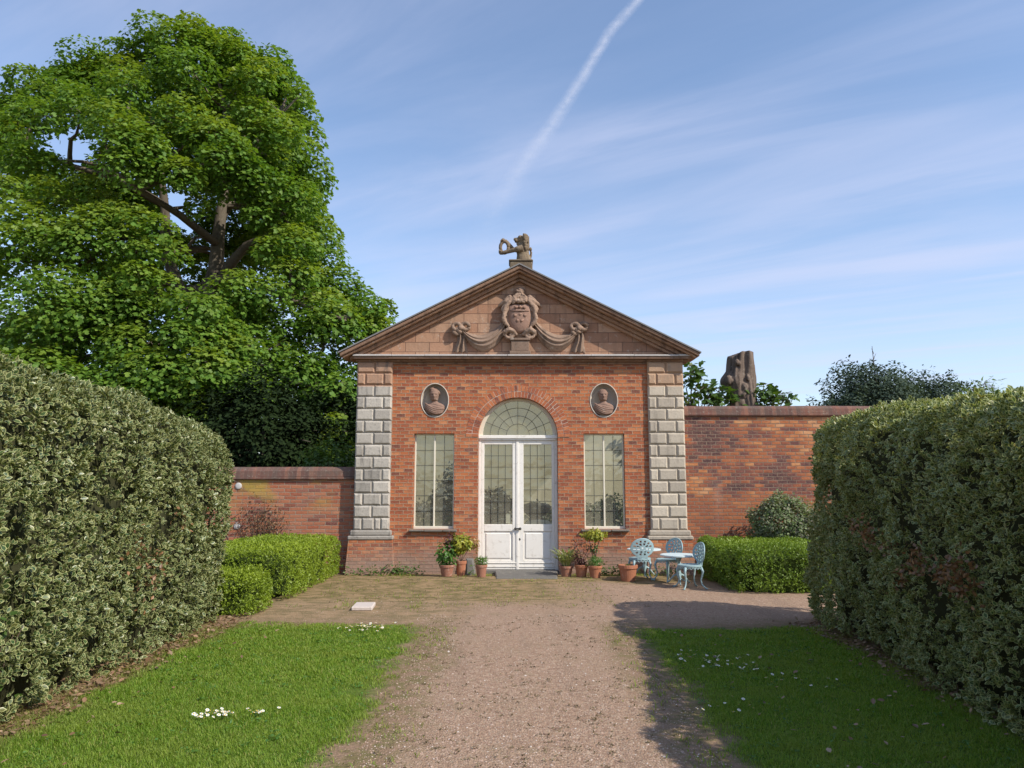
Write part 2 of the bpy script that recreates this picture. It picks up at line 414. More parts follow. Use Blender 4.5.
def leaf_mat(name, cols, edge=None, ew=.62, rough=.45, trans=.3, tintcol=None, spec=.4):
    """cols: colours picked per leaf; edge: colour of the leaf margin"""
    m, n, b = material(name); out = m.node_tree.nodes['Material Output']
    u, v, _ = n.xyz(n.uv())
    col = n.ramp(n.island(), [(i/(len(cols)-1), c) for i, c in enumerate(cols)])
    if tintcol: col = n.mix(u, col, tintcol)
    if edge: col = n.mix(n.step(n.math('ADD', v, n.math('MULTIPLY', n.math('SUBTRACT', n.noise(n.pos(), 60, 2), .5), .3)), ew, ew+.12), col, edge)
    setp(n, b, col, rough, None, spec)
    if trans:
        t = n.new('ShaderNodeBsdfTranslucent'); n.put(t.inputs[0], n.mix(.6, col, (1.0,.95,.25), 'MULTIPLY') if not edge else col)
        t2 = n.mix(1, col, (1.5,1.5,.6), 'MULTIPLY'); n.put(t.inputs[0], t2)
        mx = n.new('ShaderNodeMixShader'); mx.inputs[0].default_value = trans
        n.put(mx.inputs[1], b.outputs[0]); n.put(mx.inputs[2], t.outputs[0]); n.put(out.inputs[0], mx.outputs[0])
    return m
M_HEDGE_L = leaf_mat('variegated_leaf', [(.045,.085,.024),(.06,.10,.03),(.05,.09,.038),(.08,.12,.036),(.07,.095,.028),(.125,.125,.036),(.055,.095,.032)], (.42,.43,.19), .73, .36, .16)
M_HEDGE_R = leaf_mat('variegated_leaf_olive', [(.075,.115,.035),(.09,.14,.042),(.085,.13,.05),(.12,.15,.046),(.115,.13,.038),(.18,.14,.045)], (.44,.46,.20), .66, .38, .22)
M_DEADLEAF = leaf_mat('dead_brown_leaf', [(.15,.085,.045),(.28,.14,.06),(.14,.08,.045),(.38,.20,.09)], None, trans=.1)
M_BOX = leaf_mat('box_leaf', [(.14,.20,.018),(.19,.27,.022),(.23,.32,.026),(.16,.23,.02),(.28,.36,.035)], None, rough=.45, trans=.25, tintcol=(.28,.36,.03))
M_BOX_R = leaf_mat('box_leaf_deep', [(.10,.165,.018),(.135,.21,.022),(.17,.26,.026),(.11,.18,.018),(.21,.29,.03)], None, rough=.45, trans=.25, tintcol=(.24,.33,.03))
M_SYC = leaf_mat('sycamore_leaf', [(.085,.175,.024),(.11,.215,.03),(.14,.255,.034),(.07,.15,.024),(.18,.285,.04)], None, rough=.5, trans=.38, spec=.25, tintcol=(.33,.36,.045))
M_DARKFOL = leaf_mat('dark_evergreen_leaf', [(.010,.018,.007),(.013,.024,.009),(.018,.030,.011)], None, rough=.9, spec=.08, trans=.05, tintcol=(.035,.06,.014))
M_MIDFOL = leaf_mat('mid_green_leaf', [(.05,.10,.02),(.07,.13,.025),(.09,.16,.03)], None, trans=.3)
M_HOLM = leaf_mat('blue_green_leaf', [(.045,.07,.05),(.065,.095,.065),(.055,.08,.055),(.08,.11,.07)], None, rough=.7, spec=.15, trans=.15)
M_YOUNG = leaf_mat('bright_young_leaf', [(.12,.19,.03),(.16,.24,.04),(.09,.15,.03)], None, trans=.35)
M_GREYSHRUB = leaf_mat('grey_green_leaf', [(.12,.20,.07),(.16,.25,.09),(.21,.28,.12),(.10,.17,.06)], None, rough=.7, spec=.15, trans=.25, tintcol=(.30,.25,.22))
M_CLIMB = leaf_mat('dry_climber_leaf', [(.14,.09,.05),(.20,.11,.06),(.10,.09,.04),(.24,.13,.07)], None, trans=.15)
M_LIME = leaf_mat('lime_variegated_leaf', [(.28,.30,.03),(.40,.38,.05),(.16,.22,.03),(.50,.46,.10)], None, trans=.25)
M_STRAP = leaf_mat('pale_strap_leaf', [(.22,.26,.08),(.30,.33,.12),(.16,.22,.06),(.48,.47,.30)], None, trans=.25)
M_PURPLE = leaf_mat('purple_leaf', [(.09,.035,.035),(.13,.05,.045),(.10,.06,.04)], None, trans=.15)
M_HERB = leaf_mat('fresh_green_leaf', [(.08,.18,.03),(.11,.23,.04),(.06,.14,.03)], None, trans=.3)
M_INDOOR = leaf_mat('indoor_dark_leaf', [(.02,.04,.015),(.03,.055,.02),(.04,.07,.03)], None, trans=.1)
M_LITTER = leaf_mat('fallen_leaf', [(.20,.11,.06),(.30,.18,.10),(.15,.09,.05),(.36,.25,.15),(.12,.07,.045)], None, trans=.05)
M_TUFT = leaf_mat('path_moss_leaf', [(.15,.105,.065),(.18,.14,.075),(.20,.16,.08),(.13,.09,.06)], None, trans=.1)
M_CORE = flat('hedge_twigs', (.06,.055,.028), .95, (.035,.042,.018), 9, 1.0, spec=.1)
M_CORE_BOX = flat('box_twigs', (.04,.06,.012), .95, (.03,.045,.01), 12, 1.0, spec=.1)
M_BARK = stone_mat('bark', (.13,.105,.08), (.20,.17,.13), (.05,.04,.03), .7, streak=.7)
M_DEADWOOD = stone_mat('dead_trunk_wood', (.19,.14,.108), (.30,.225,.175), (.045,.033,.027), .75, streak=.9)
M_TWIG = flat('brown_twig', (.11,.075,.05), .9)

def ground_mat():
    m, n, b = material('gravel_ground')
    pos = n.pos(); x, y, z = n.xyz(pos)
    f1 = n.noise(pos, 55, 3, .8); f2 = n.noise(pos, 17, 5, .7); big = n.noise(pos, .8, 5, .6); mid = n.noise(pos, 3.2, 5, .65)
    vo = n.new('ShaderNodeTexVoronoi'); n.put(vo.inputs['Vector'], pos); vo.inputs['Scale'].default_value = 70
    col = n.mix(n.step(f2, .35, .68), (.28,.18,.122), (.395,.265,.18))
    sr = n.xyz(vo.outputs['Color'])[0]
    col = n.mix(n.math('MULTIPLY', n.step(sr, .6, .95), .5), col, (.50,.40,.30))
    col = n.mix(n.math('MULTIPLY', n.step(sr, .35, .0), .55), col, (.22,.14,.105))
    col = n.mix(n.math('MULTIPLY', n.step(big, .42, .68), .35), col, (.30,.215,.14))
    col = n.mix(n.math('MULTIPLY', n.step(mid, .56, .74), .45), col, (.24,.19,.11))
    lane = n.noise(n.scale(pos, (2.6, .35, 1)), 1.0, 4, .6)
    col = n.mix(n.math('MULTIPLY', n.step(lane, .50, .68), .40), col, (.22,.155,.11))
    # brownish bare earth and moss in front of the facade and along the lawn edges
    wob = n.math('MULTIPLY', n.math('SUBTRACT', n.noise(pos, 1.1, 5, .6), .5), 1.0)
    yy = n.math('ADD', y, n.math('MULTIPLY', wob, 1.6)); xx = n.math('ADD', x, n.math('MULTIPLY', wob, 1.2))
    mk = n.math('MULTIPLY', n.step(yy, 10.1, 11.2), n.step(xx, 1.6, .2))
    mk = n.math('MAXIMUM', mk, n.math('MULTIPLY', n.math('MULTIPLY', n.step(yy, 8.9, 9.7), n.step(xx, -.2, -1.1)), .7))
    mk = n.math('MAXIMUM', mk, n.step(yy, 12.6, 13.2))
    earth = n.mix(n.step(n.noise(n.scale(pos, (1, 1.6, 1)), 3.2, 6, .75), .40, .60), (.33,.225,.12), (.135,.115,.04))
    col = n.mix(n.math('MULTIPLY', mk, .9), col, earth)
    ax = n.math('ABSOLUTE', n.math('SUBTRACT', n.math('ADD', x, n.math('MULTIPLY', wob, .55)), .17))
    edge = n.math('MULTIPLY', n.step(ax, .62, 1.0), n.step(yy, 9.8, 8.8))
    side = n.mix(n.step(n.noise(pos, 7, 5, .7), .4, .62), (.25,.165,.105), (.15,.135,.05))
    col = n.mix(n.math('MULTIPLY', edge, .85), col, side)
    h = n.math('ADD', n.math('MULTIPLY', vo.outputs['Distance'], -.6), n.math('ADD', f2, n.math('MULTIPLY', mid, 1.2)))
    setp(n, b, col, .95, n.bump(h, .6, .02), .15)
    return m
M_GROUND = ground_mat()

def lawn_mat():
    m, n, b = material('lawn_soil')
    pos = n.pos(); x, y, z = n.xyz(pos)
    col = n.mix(n.step(n.noise(pos, 14, 5, .7), .38, .62), (.08,.13,.02), (.12,.16,.03))
    col = n.mix(n.math('MULTIPLY', n.step(n.noise(pos, 1.6, 4), .55, .75), .6), col, (.14,.12,.045))
    wob = n.math('MULTIPLY', n.math('SUBTRACT', n.noise(pos, 2.3, 5, .65), .5), .9)
    ax = n.math('ABSOLUTE', n.math('SUBTRACT', n.math('ADD', x, wob), .15))
    ed = n.math('MAXIMUM', n.step(ax, 1.40, 1.12), n.step(n.math('ADD', y, wob), 8.75, 8.98))
    col = n.mix(ed, col, n.mix(n.step(n.noise(pos, 9, 5, .7), .4, .62), (.27,.18,.12), (.16,.13,.06)))
    lit = n.step(n.math('ADD', n.math('ABSOLUTE', n.math('SUBTRACT', x, .05)), n.math('MULTIPLY', n.noise(pos, 3, 4), .5)), 3.35, 3.6)
    col = n.mix(lit, col, n.mix(n.noise(pos, 18, 4), (.20,.125,.075), (.30,.20,.12)))
    setp(n, b, col, .95, n.bump(n.noise(pos, 30, 4), .8, .02), .1)
    return m
M_LAWN = lawn_mat()
def grass_mat():
    m, n, b = material('grass_blade'); out = m.node_tree.nodes['Material Output']
    u, v, _ = n.xyz(n.uv()); pos = n.pos()
    col = n.ramp(n.island(), [(0,(.12,.22,.022)),(.3,(.17,.295,.03)),(.6,(.22,.345,.038)),(.85,(.285,.38,.05)),(1,(.40,.37,.13))])
    col = n.mix(n.math('MULTIPLY', n.step(n.noise(pos, 1.5, 5, .65), .44, .66), .65), col, (.27,.34,.055))
    col = n.mix(n.math('MULTIPLY', n.step(u, .2, 1), .8), col, (.25,.22,.075))
    setp(n, b, col, .5, None, .3)
    t = n.new('ShaderNodeBsdfTranslucent'); n.put(t.inputs[0], n.mix(1, col, (1.4,1.4,.6), 'MULTIPLY'))
    mx = n.new('ShaderNodeMixShader'); mx.inputs[0].default_value = .45
    n.put(mx.inputs[1], b.outputs[0]); n.put(mx.inputs[2], t.outputs[0]); n.put(out.inputs[0], mx.outputs[0])
    return m
M_GRASS = grass_mat()
M_PEBBLE = None
def pebble_mat():
    m, n, b = material('pebble')
    col = n.ramp(n.island(), [(0,(.24,.15,.11)),(.35,(.38,.26,.20)),(.7,(.44,.31,.24)),(.96,(.48,.38,.31)),(1,(.66,.60,.54))])
    setp(n, b, col, .9, None, .2); return m
M_PEBBLE = pebble_mat()

# ------------------------------------------------------------------ ground, lawns, contrail
g = MB(); L = 900
rows = ((-L, 0), (13.75, 0), (14.05, -.02), (14.3, -.05), (L, -.05))      # the ground dips a little at the foot of the facade
g.add([(s_*L, y_, z_) for y_, z_ in rows for s_ in (-1, 1)], [(2*i, 2*i+1, 2*i+3, 2*i+2) for i in range(len(rows)-1)])
tag(g.build('ground', M_GROUND), kind='structure')

def lawn_edge(side):
    pts = []
    def jit(p, s=.10, q=1.7): return p + s*noise.noise(Vector((p*q, side*5+p*3.1, 1.3)))
    ys = [1.0+.15*i for i in range(int((9.0-1.0)/.15)+1)]
    if side < 0:
        inner = [(-.92+.06*noise.noise(Vector((y*1.3, 2, 0)))+.05*noise.noise(Vector((y*5, 9, 0)))-.012*max(0, 6-y), y) for y in ys]
        far = [(-1.05-.14*i, 9.10+.10*noise.noise(Vector((i*.5, 4, 4)))+.03*i/2) for i in range(1, 18)]
        outer = [(-3.75, 9.5), (-3.85, 1.0)]
    else:
        inner = [(1.25+.10*noise.noise(Vector((y*1.1, 7, 0)))+.05*noise.noise(Vector((y*5, 3, 0)))+.12*max(0, y-8), y) for y in ys]
        far = [(1.55+.14*i, 8.85+.08*noise.noise(Vector((i*.5, 8, 4)))+.012*i) for i in range(1, 17)]
        outer = [(3.95, 9.15), (3.75, 1.0)]
    return inner+far+outer
LAWNS = {}
for side in (-1, 1):
    poly = lawn_edge(side); LAWNS[side] = poly
    g = MB(); tri = tessellate_polygon([[Vector((p[0], p[1], 0)) for p in poly]])
    g.add([(p[0], p[1], .003) for p in poly], [tuple(t) for t in tri])
    tag(g.build('lawn', M_LAWN), kind='structure')

# contrail: a long flattened streak of ice cloud 2.5 km up
def build_contrail():
    H_ = 2500.
    px = [(660,-40,8),(638,0,9),(610,31,10),(583,76,11),(552,125,14),(525,161,17),(500,201,24),(485,230,32),(466,285,42)]
    rings = []; K = 14; us = []
    ctr = []
    for a, c, w in px:
        p = at(a, c, 1000.); r = Vector((p.x, p.y, p.z-EYE)); t = H_/r.z; ctr.append((r*t, w, (r*t).length))
    fine = []
    for i in range(len(ctr)-1):
        for k in range(8):
            f = k/8; fine.append((ctr[i][0].lerp(ctr[i+1][0], f), ctr[i][1]*(1-f)+ctr[i+1][1]*f, ctr[i][2]*(1-f)+ctr[i+1][2]*f))
    me = MB(); me.v = []; m_ = len(fine)
    for i, (p, w, dist) in enumerate(fine):
        t = (fine[min(i+1, m_-1)][0]-fine[max(i-1, 0)][0]).normalized(); s_ = t.cross(Vector((0,0,1))).normalized()
        view = (p/p.length); vis = max(.2, abs(s_.dot(view.cross(t).normalized())))
        half = w*dist/FPX*.5*1.25/vis*min(1, vis*1.6)
        rings.append([p+s_*half*math.cos(2*math.pi*j/K)+Vector((0,0,1))*half*.12*math.sin(2*math.pi*j/K) for j in range(K)])
    me.loft(rings)
    m, n, b = material('ice_cloud'); out = m.node_tree.nodes['Material Output']
    u, v, _ = n.xyz(n.uv())
    dif = n.new('ShaderNodeBsdfTranslucent'); dif.inputs[0].default_value = (.95,.95,.97,1)
    df2 = n.new('ShaderNodeBsdfDiffuse'); df2.inputs[0].default_value = (.95,.95,.97,1)
    ad = n.new('ShaderNodeMixShader'); ad.inputs[0].default_value = .5; n.put(ad.inputs[1], dif.outputs[0]); n.put(ad.inputs[2], df2.outputs[0])
    tr = n.new('ShaderNodeBsdfTransparent'); mx = n.new('ShaderNodeMixShader')
    pro = n.math('SUBTRACT', 1, n.math('ABSOLUTE', u)); pro = n.math('POWER', pro, 1.3)
    nzv = n.noise(n.pos(), .012, 5, .65)
    fade = n.ramp(v, [(0,(.8,.8,.8)),(.3,(.75,.75,.75)),(.55,(.5,.5,.5)),(.75,(.22,.22,.22)),(.95,(0,0,0))])
    al = n.math('MULTIPLY', n.math('MULTIPLY', pro, n.xyz(fade)[0]), n.step(nzv, .15, .7), clamp=True)
    n.put(mx.inputs[0], n.math('MULTIPLY', al, .42)); n.put(mx.inputs[1], tr.outputs[0]); n.put(mx.inputs[2], ad.outputs[0]); n.put(out.inputs[0], mx.outputs[0])
    o = me.build('contrail', m, None, smooth=True)
    uvl = o.data.uv_layers[0]
    for l in o.data.loops:
        i, j = divmod(l.vertex_index, K); uvl.data[l.index].uv = (math.cos(2*math.pi*j/K), i/(m_-1))
    tag(o, 'long white vapour trail slanting across the blue sky', 'vapour trail')
build_contrail()

# ------------------------------------------------------------------ the orangery
BX, WY = .145, 14.6                      # centre line, front plane of the brick wall
B = thing('orangery', (BX, WY, 0), 'small red brick orangery with stone pediment, arched white double doors and rusticated corner pilasters', 'building')
SP = 2.52                                # springing height of the arch
WIN = [(-1.875, -1.105), (1.375, 2.155)]; WZ = (.78, 2.59)
DX0, DX1 = -.65, .88; DR = (DX1-DX0)/2; DC = (DX0+DX1)/2
NICHE = [(-1.492, 3.228), (1.775, 3.228)]; NRX, NRZ = .262, .325
ZTOP = 3.98
def circ(cx, cz, rx, rz, a0, a1, k): return [(cx+rx*math.cos(a0+(a1-a0)*i/k), cz+rz*math.sin(a0+(a1-a0)*i/k)) for i in range(k+1)]
door_loop = [(DX0, 0.0)]+[(DX1, 0.0)]+circ(DC, SP, DR, DR, 0, math.pi, 32)
outer = [(-2.98, -.1), (DX0, -.1)]+[(p[0], p[1]) for p in circ(DC, SP, DR, DR, math.pi, 0, 32)]+[(DX1, -.1), (3.28, -.1), (3.28, ZTOP), (-2.98, ZTOP)]
holes = [[(a, WZ[0]), (b_, WZ[0]), (b_, WZ[1]), (a, WZ[1])] for a, b_ in WIN]+[circ(cx, cz, NRX, NRZ, 0, 2*math.pi, 40)[:-1] for cx, cz in NICHE]
polys = [[Vector((x_, z_, 0)) for x_, z_ in outer]]+[[Vector((x_, z_, 0)) for x_, z_ in h] for h in holes]
flatv = [p for q in polys for p in q]
g = MB(); tri = tessellate_polygon(polys)
g.add([(p.x, WY, p.y) for p in flatv], [tuple(t) for t in tri])
def reveal(loop, closed=True, depth=.22):
    k = len(loop); vs = [(x_, WY, z_) for x_, z_ in loop]+[(x_, WY+depth, z_) for x_, z_ in loop]
    g.add(vs, [(i, (i+1) % k, (i+1) % k+k, i+k) for i in range(k if closed else k-1)])
for h in holes[:2]: reveal(h)
reveal([(DX0, -.1)]+circ(DC, SP, DR, DR, math.pi, 0, 32)+[(DX1, -.1)], False, .3)
g.build('brick_wall', M_BRICK, B, weld=True)
# side and rear: low unseen brick sides that let sun in, pale room behind
for a, b_ in ((-2.98, -2.72), (3.02, 3.28)):
    g = MB(); g.box(a, b_, WY+.7, 18.2, 0, 1.1); g.box(a, b_, WY+.01, WY+.7, 0, ZTOP); g.build('side_wall', M_BRICK, B)
g = MB(); g.box(-2.98, 3.28, 18.2, 18.4, 0, 4.1); g.build('rear_wall', M_ROOM, B)
g = MB(); g.box(-2.7, 3.0, WY+.32, 18.2, .01, .04); g.build('floor', M_TILE, B)
g = MB()
for xx in (-2.85, 3.15):
    pass
g.add([(-2.85, WY+.72, 4.05), (BX, WY+.72, 5.2), (BX, 18.2, 5.2), (-2.85, 18.2, 4.05)], [(0,1,2,3)])
g.add([(3.15, WY+.72, 4.05), (BX, WY+.72, 5.2), (BX, 18.2, 5.2), (3.15, 18.2, 4.05)], [(0,1,2,3)])
g.build('glass_roof', M_GLASS, B)  # unseen roof, glazed so that daylight brightens the room

# arch of two rings of brick voussoirs, slightly proud
def arch_mat():
    m, n, b = material('arch_brick'); pos = n.pos()
    base = n.ramp(n.island(), [(0,(.18,.065,.045)),(.25,(.33,.095,.045)),(.5,(.41,.13,.055)),(.8,(.46,.16,.065)),(1,(.30,.085,.042))])
    base = n.mix(n.math('MULTIPLY', n.step(n.noise(pos, 30, 5, .7), .45, .75), .4), base, (.55,.36,.26))
    setp(n, b, base, .93, n.bump(n.noise(pos, 30, 4), .6, .01), .2); return m
M_ARCH = arch_mat()
g = MB(); mort = MB()
for r0, r1, k in ((DR+.004, DR+.115, 40), (DR+.125, DR+.235, 44)):
    for i in range(k):
        a0 = math.pi*(i+.07)/k; a1 = math.pi*(i+.93)/k; q = []
        jr = RNG.uniform(-.004, .004)
        for yy in (WY-.007+jr, WY+.05):
            for r_, a_ in ((r0, a0), (r1, a0), (r1, a1), (r0, a1)): q.append((DC+r_*math.cos(a_), yy, SP+r_*math.sin(a_)))
        g.add(q, [(0,1,2,3),(4,7,6,5),(0,4,5,1),(1,5,6,2),(2,6,7,3),(3,7,4,0)])
g.build('arch', M_ARCH, B)
mort = MB()
ii = circ(DC, SP, DR+.002, DR+.002, 0, math.pi, 40); oo = circ(DC, SP, DR+.234, DR+.234, 0, math.pi, 40)
mort.add([(x_, WY-.0025, z_) for x_, z_ in ii]+[(x_, WY-.0025, z_) for x_, z_ in oo], [(i, i+1, i+42, i+41) for i in range(40)])
mort.build('arch_mortar', flat('lime_mortar', (.60,.50,.40), .95), B)

# pilasters
for x0, x1, mq, lab in ((-2.995, -2.31, M_QUOIN, 'grey weathered pilaster of chamfered stone blocks'), (2.615, 3.31, M_QUOIN_R, 'buff pilaster of chamfered stone blocks')):
    g = MB(); nrow = 14; zb = .765; hh = (ZTOP-zb)/nrow; yf = WY-.085
    g.box(x0+.012, x1-.012, yf+.036, WY+.2, zb, ZTOP)
    w = x1-x0
    for i in range(nrow):
        z0 = zb+i*hh; cuts = [0, .5, 1] if (nrow-1-i) % 2 == 0 else [0, .24, .76, 1]
        if i == 0 and x0 < 0: cuts = [0, .24, .58, .76, 1]
        for a, b_ in zip(cuts[:-1], cuts[1:]):
            j = RNG.uniform(-.006, .006)
            g.stone(x0+w*a+.004, x0+w*b_-.004, WY+.19, yf+j, z0+.005, z0+hh-.005, .03)
    p = tag(g.build('pilaster', mq, B), lab)
    for zz0, zz1, e in ((.665, .765, .045), (.585, .665, .085)):
        q = MB() if zz0 > .6 else q
        q.box(x0-e, x1+e, yf-e*.8, WY+.21, zz0, zz1)
    q.build('plinth_cap', mq, p, bevel=.02)
    q = MB(); e0, e1 = .065, .11
    q.add([(x0-e1,yf-.10,-.1),(x1+e1,yf-.10,-.1),(x1+e1,WY+.22,-.1),(x0-e1,WY+.22,-.1),(x0-e0,yf-.05,.585),(x1+e0,yf-.05,.585),(x1+e0,WY+.22,.585),(x0-e0,WY+.22,.585)],
          [(4,5,6,7),(0,1,5,4),(1,2,6,5),(3,0,4,7)])
    q.build('plinth', M_BRICK, p)

# low projecting brick base between the pilasters is not there; cornice
g = MB()
g.box(-2.99, 3.34, WY-.03, WY+.25, 3.928, 3.975)
g.box(-3.02, 3.43, WY-.10, WY+.25, 3.975, 4.012)
g.box(-3.05, 3.49, WY-.19, WY+.25, 4.012, 4.06)
g.build('cornice', M_SAND, B, bevel=.008)
g = MB(); xx = -3.06
while xx < 3.49:
    w = min(RNG.uniform(.5, .9), 3.50-xx); j = RNG.uniform(-.006, .006)
    g.box(xx, xx+w-.004, WY-.215+j, WY+.02, 4.062, 4.095+RNG.uniform(-.006, .008)); xx += w
g.build('cornice_flashing', M_LEADWHITE, B, bevel=.006)
# tympanum
EZ, AZ, HW = 4.14, 5.865, 3.43            # rake top line at the eave and apex, half width
def rake(y0, y1, t0, t1, hw=HW, x_in=0.0):
    """one course of both raking mouldings: front y0, back y1, vertical offsets t0..t1 below the top line"""
    vs = []
    for yy in (y0, y1):
        for t in (t0, t1):
            vs += [(BX-hw, yy, EZ+(HW-hw)*(AZ-EZ)/HW-t), (BX, yy, AZ-t), (BX+hw, yy, EZ+(HW-hw)*(AZ-EZ)/HW-t)]
    f = lambda a, b_, c_, d_: [(a, b_, b_+d_, a+d_)]
    fs = [(0,1,4,3),(1,2,5,4),(6,9,10,7),(7,10,11,8),(0,6,7,1),(1,7,8,2),(3,4,10,9),(4,5,11,10),(0,3,9,6),(2,8,11,5)]
    return vs, fs
g = MB(); g.add([(BX-3.25, WY-.005, 4.06), (BX+3.25, WY-.005, 4.06), (BX, WY-.005, 5.68)], [(0,1,2)]); g.build('tympanum', M_TYMP, B)
g = MB()
g.add(*rake(WY-.32, WY+.25, .028, .105))          # corona
g.add(*rake(WY-.27, WY+.25, .107, .150, 3.39))
g.add(*rake(WY-.16, WY+.25, .152, .225, 3.27))    # bed moulding
g.add(*rake(WY-.10, WY+.25, .227, .290, 3.14))
rk = g.build('raking_cornice', M_SAND, B, bevel=.012)
g = MB(); g.add(*rake(WY-.345, WY+.85, .0, .026, 3.46)); g.build('roof_edge', M_LEADROOF, B)

# windows
for wi, (a, b_) in enumerate(WIN):
    z0, z1 = WZ; yf = WY+.10
    t = .028
    g = MB(); g.box(a, b_, yf-.03, yf+.05, z0, z0+.05); g.box(a, b_, yf, yf+.05, z1-.03, z1)
    g.box(a, a+t, yf, yf+.05, z0+.05, z1-.03); g.box(b_-t, b_, yf, yf+.05, z0+.05, z1-.03)
    mid = (a+b_)/2; g.box(mid-.015, mid+.015, yf-.012, yf+.05, z0+.05, z1-.03)
    w = tag(g.build('window', M_CREAM, B, bevel=.004), 'tall leaded window in two lights with a dark plant behind the right light' if wi == 0 else 'tall leaded window in two lights with pale blank upper panes')
    g = MB(); g.add([(a+.02, yf+.03, z0+.02), (b_-.02, yf+.03, z0+.02), (b_-.02, yf+.03, z1-.02), (a+.02, yf+.03, z1-.02)], [(0,1,2,3)]); g.build('pane', M_GLASS, w)
    g = MB(); s = .0045
    for l0, l1 in ((a+t, mid-.015), (mid+.015, b_-t)):
        m_ = (l0+l1)/2; g.box(m_-s, m_+s, yf+.018, yf+.028, z0+.05, z1-.03)
        for k in range(1, 6):
            zz = z0+.05+(z1-z0-.08)*k/6; g.box(l0, m_-s, yf+.018, yf+.028, zz-s, zz+s); g.box(m_+s, l1, yf+.018, yf+.028, zz-s, zz+s)
    g.build('leading', M_LEADING, w)
    g = MB(); xx = a-.07
    while xx < b_+.06:
        ww = min(RNG.uniform(.2, .42), b_+.07-xx); g.box(xx, xx+ww-.006, WY-.075+RNG.uniform(-.012,.012), WY+.09, z0-.06+RNG.uniform(0,.02), z0-.003); xx += ww
    g.build('sill', M_SILL, w, bevel=.012)
    if wi == 1:
        g = MB(); g.box(1.70, 1.79, yf+.034, yf+.04, z0+.07, z0+.16); g.build('card', M_PAPER, w)

# door frame, fanlight, two leaves
yf = WY+.17
g = MB()
fw = .055
g.box(DX0, DX0+fw, yf, yf+.1, -.02, SP-.02); g.box(DX1-fw, DX1, yf, yf+.1, -.02, SP-.02)
g.box(DX0, DX1, yf-.045, yf+.1, SP-.02, SP+.045); g.box(DX0+.01, DX1-.01, yf-.02, yf+.1, SP-.055, SP-.022)
frame = g.build('door_frame', M_WHITE, B, bevel=.006)
g = MB(); k = 32
for yy0, yy1, r0, r1 in ((yf, yf+.08, DR-.085, DR-.001),):
    q = []
    for r_, y_ in ((r0, yy0), (r1, yy0), (r1, yy1), (r0, yy1)): q.append([(DC+r_*math.cos(math.pi*i/k), y_, SP+.047+r_*math.sin(math.pi*i/k)*.985) for i in range(k+1)])
    rings = [[q[j][i] for j in range(4)] for i in range(k+1)]
    g.loft(rings)
fan = g.build('fanlight', M_CREAM, B)
g = MB(); pts = [(DC+(DR-.07)*math.cos(math.pi*i/k), yf+.045, SP+.05+(DR-.07)*math.sin(math.pi*i/k)*.985) for i in range(k+1)]
g.add(pts, [tuple(range(k+1))]); g.build('pane', M_GLASS, fan)
g = MB(); R0 = DR-.09
for fr in (.33, .57, .80):
    pp = [(DC+R0*fr*math.cos(math.pi*i/24), yf+.03, SP+.05+R0*fr*math.sin(math.pi*i/24)*.985) for i in range(25)]; g.tube(pp, .005, 5)
for i in range(1, 8):
    a_ = math.pi*i/8; f0 = .33 if i != 4 else 0.02
    if i in (1, 7): f0 = .57 if False else .33
    g.tube([(DC+R0*f*math.cos(a_), yf+.028, SP+.05+R0*f*math.sin(a_)*.985) for f in (f0, 1.0)], .005, 5)
g.build('leading', M_LEADING, fan)
zb, zt = .015, SP-.058
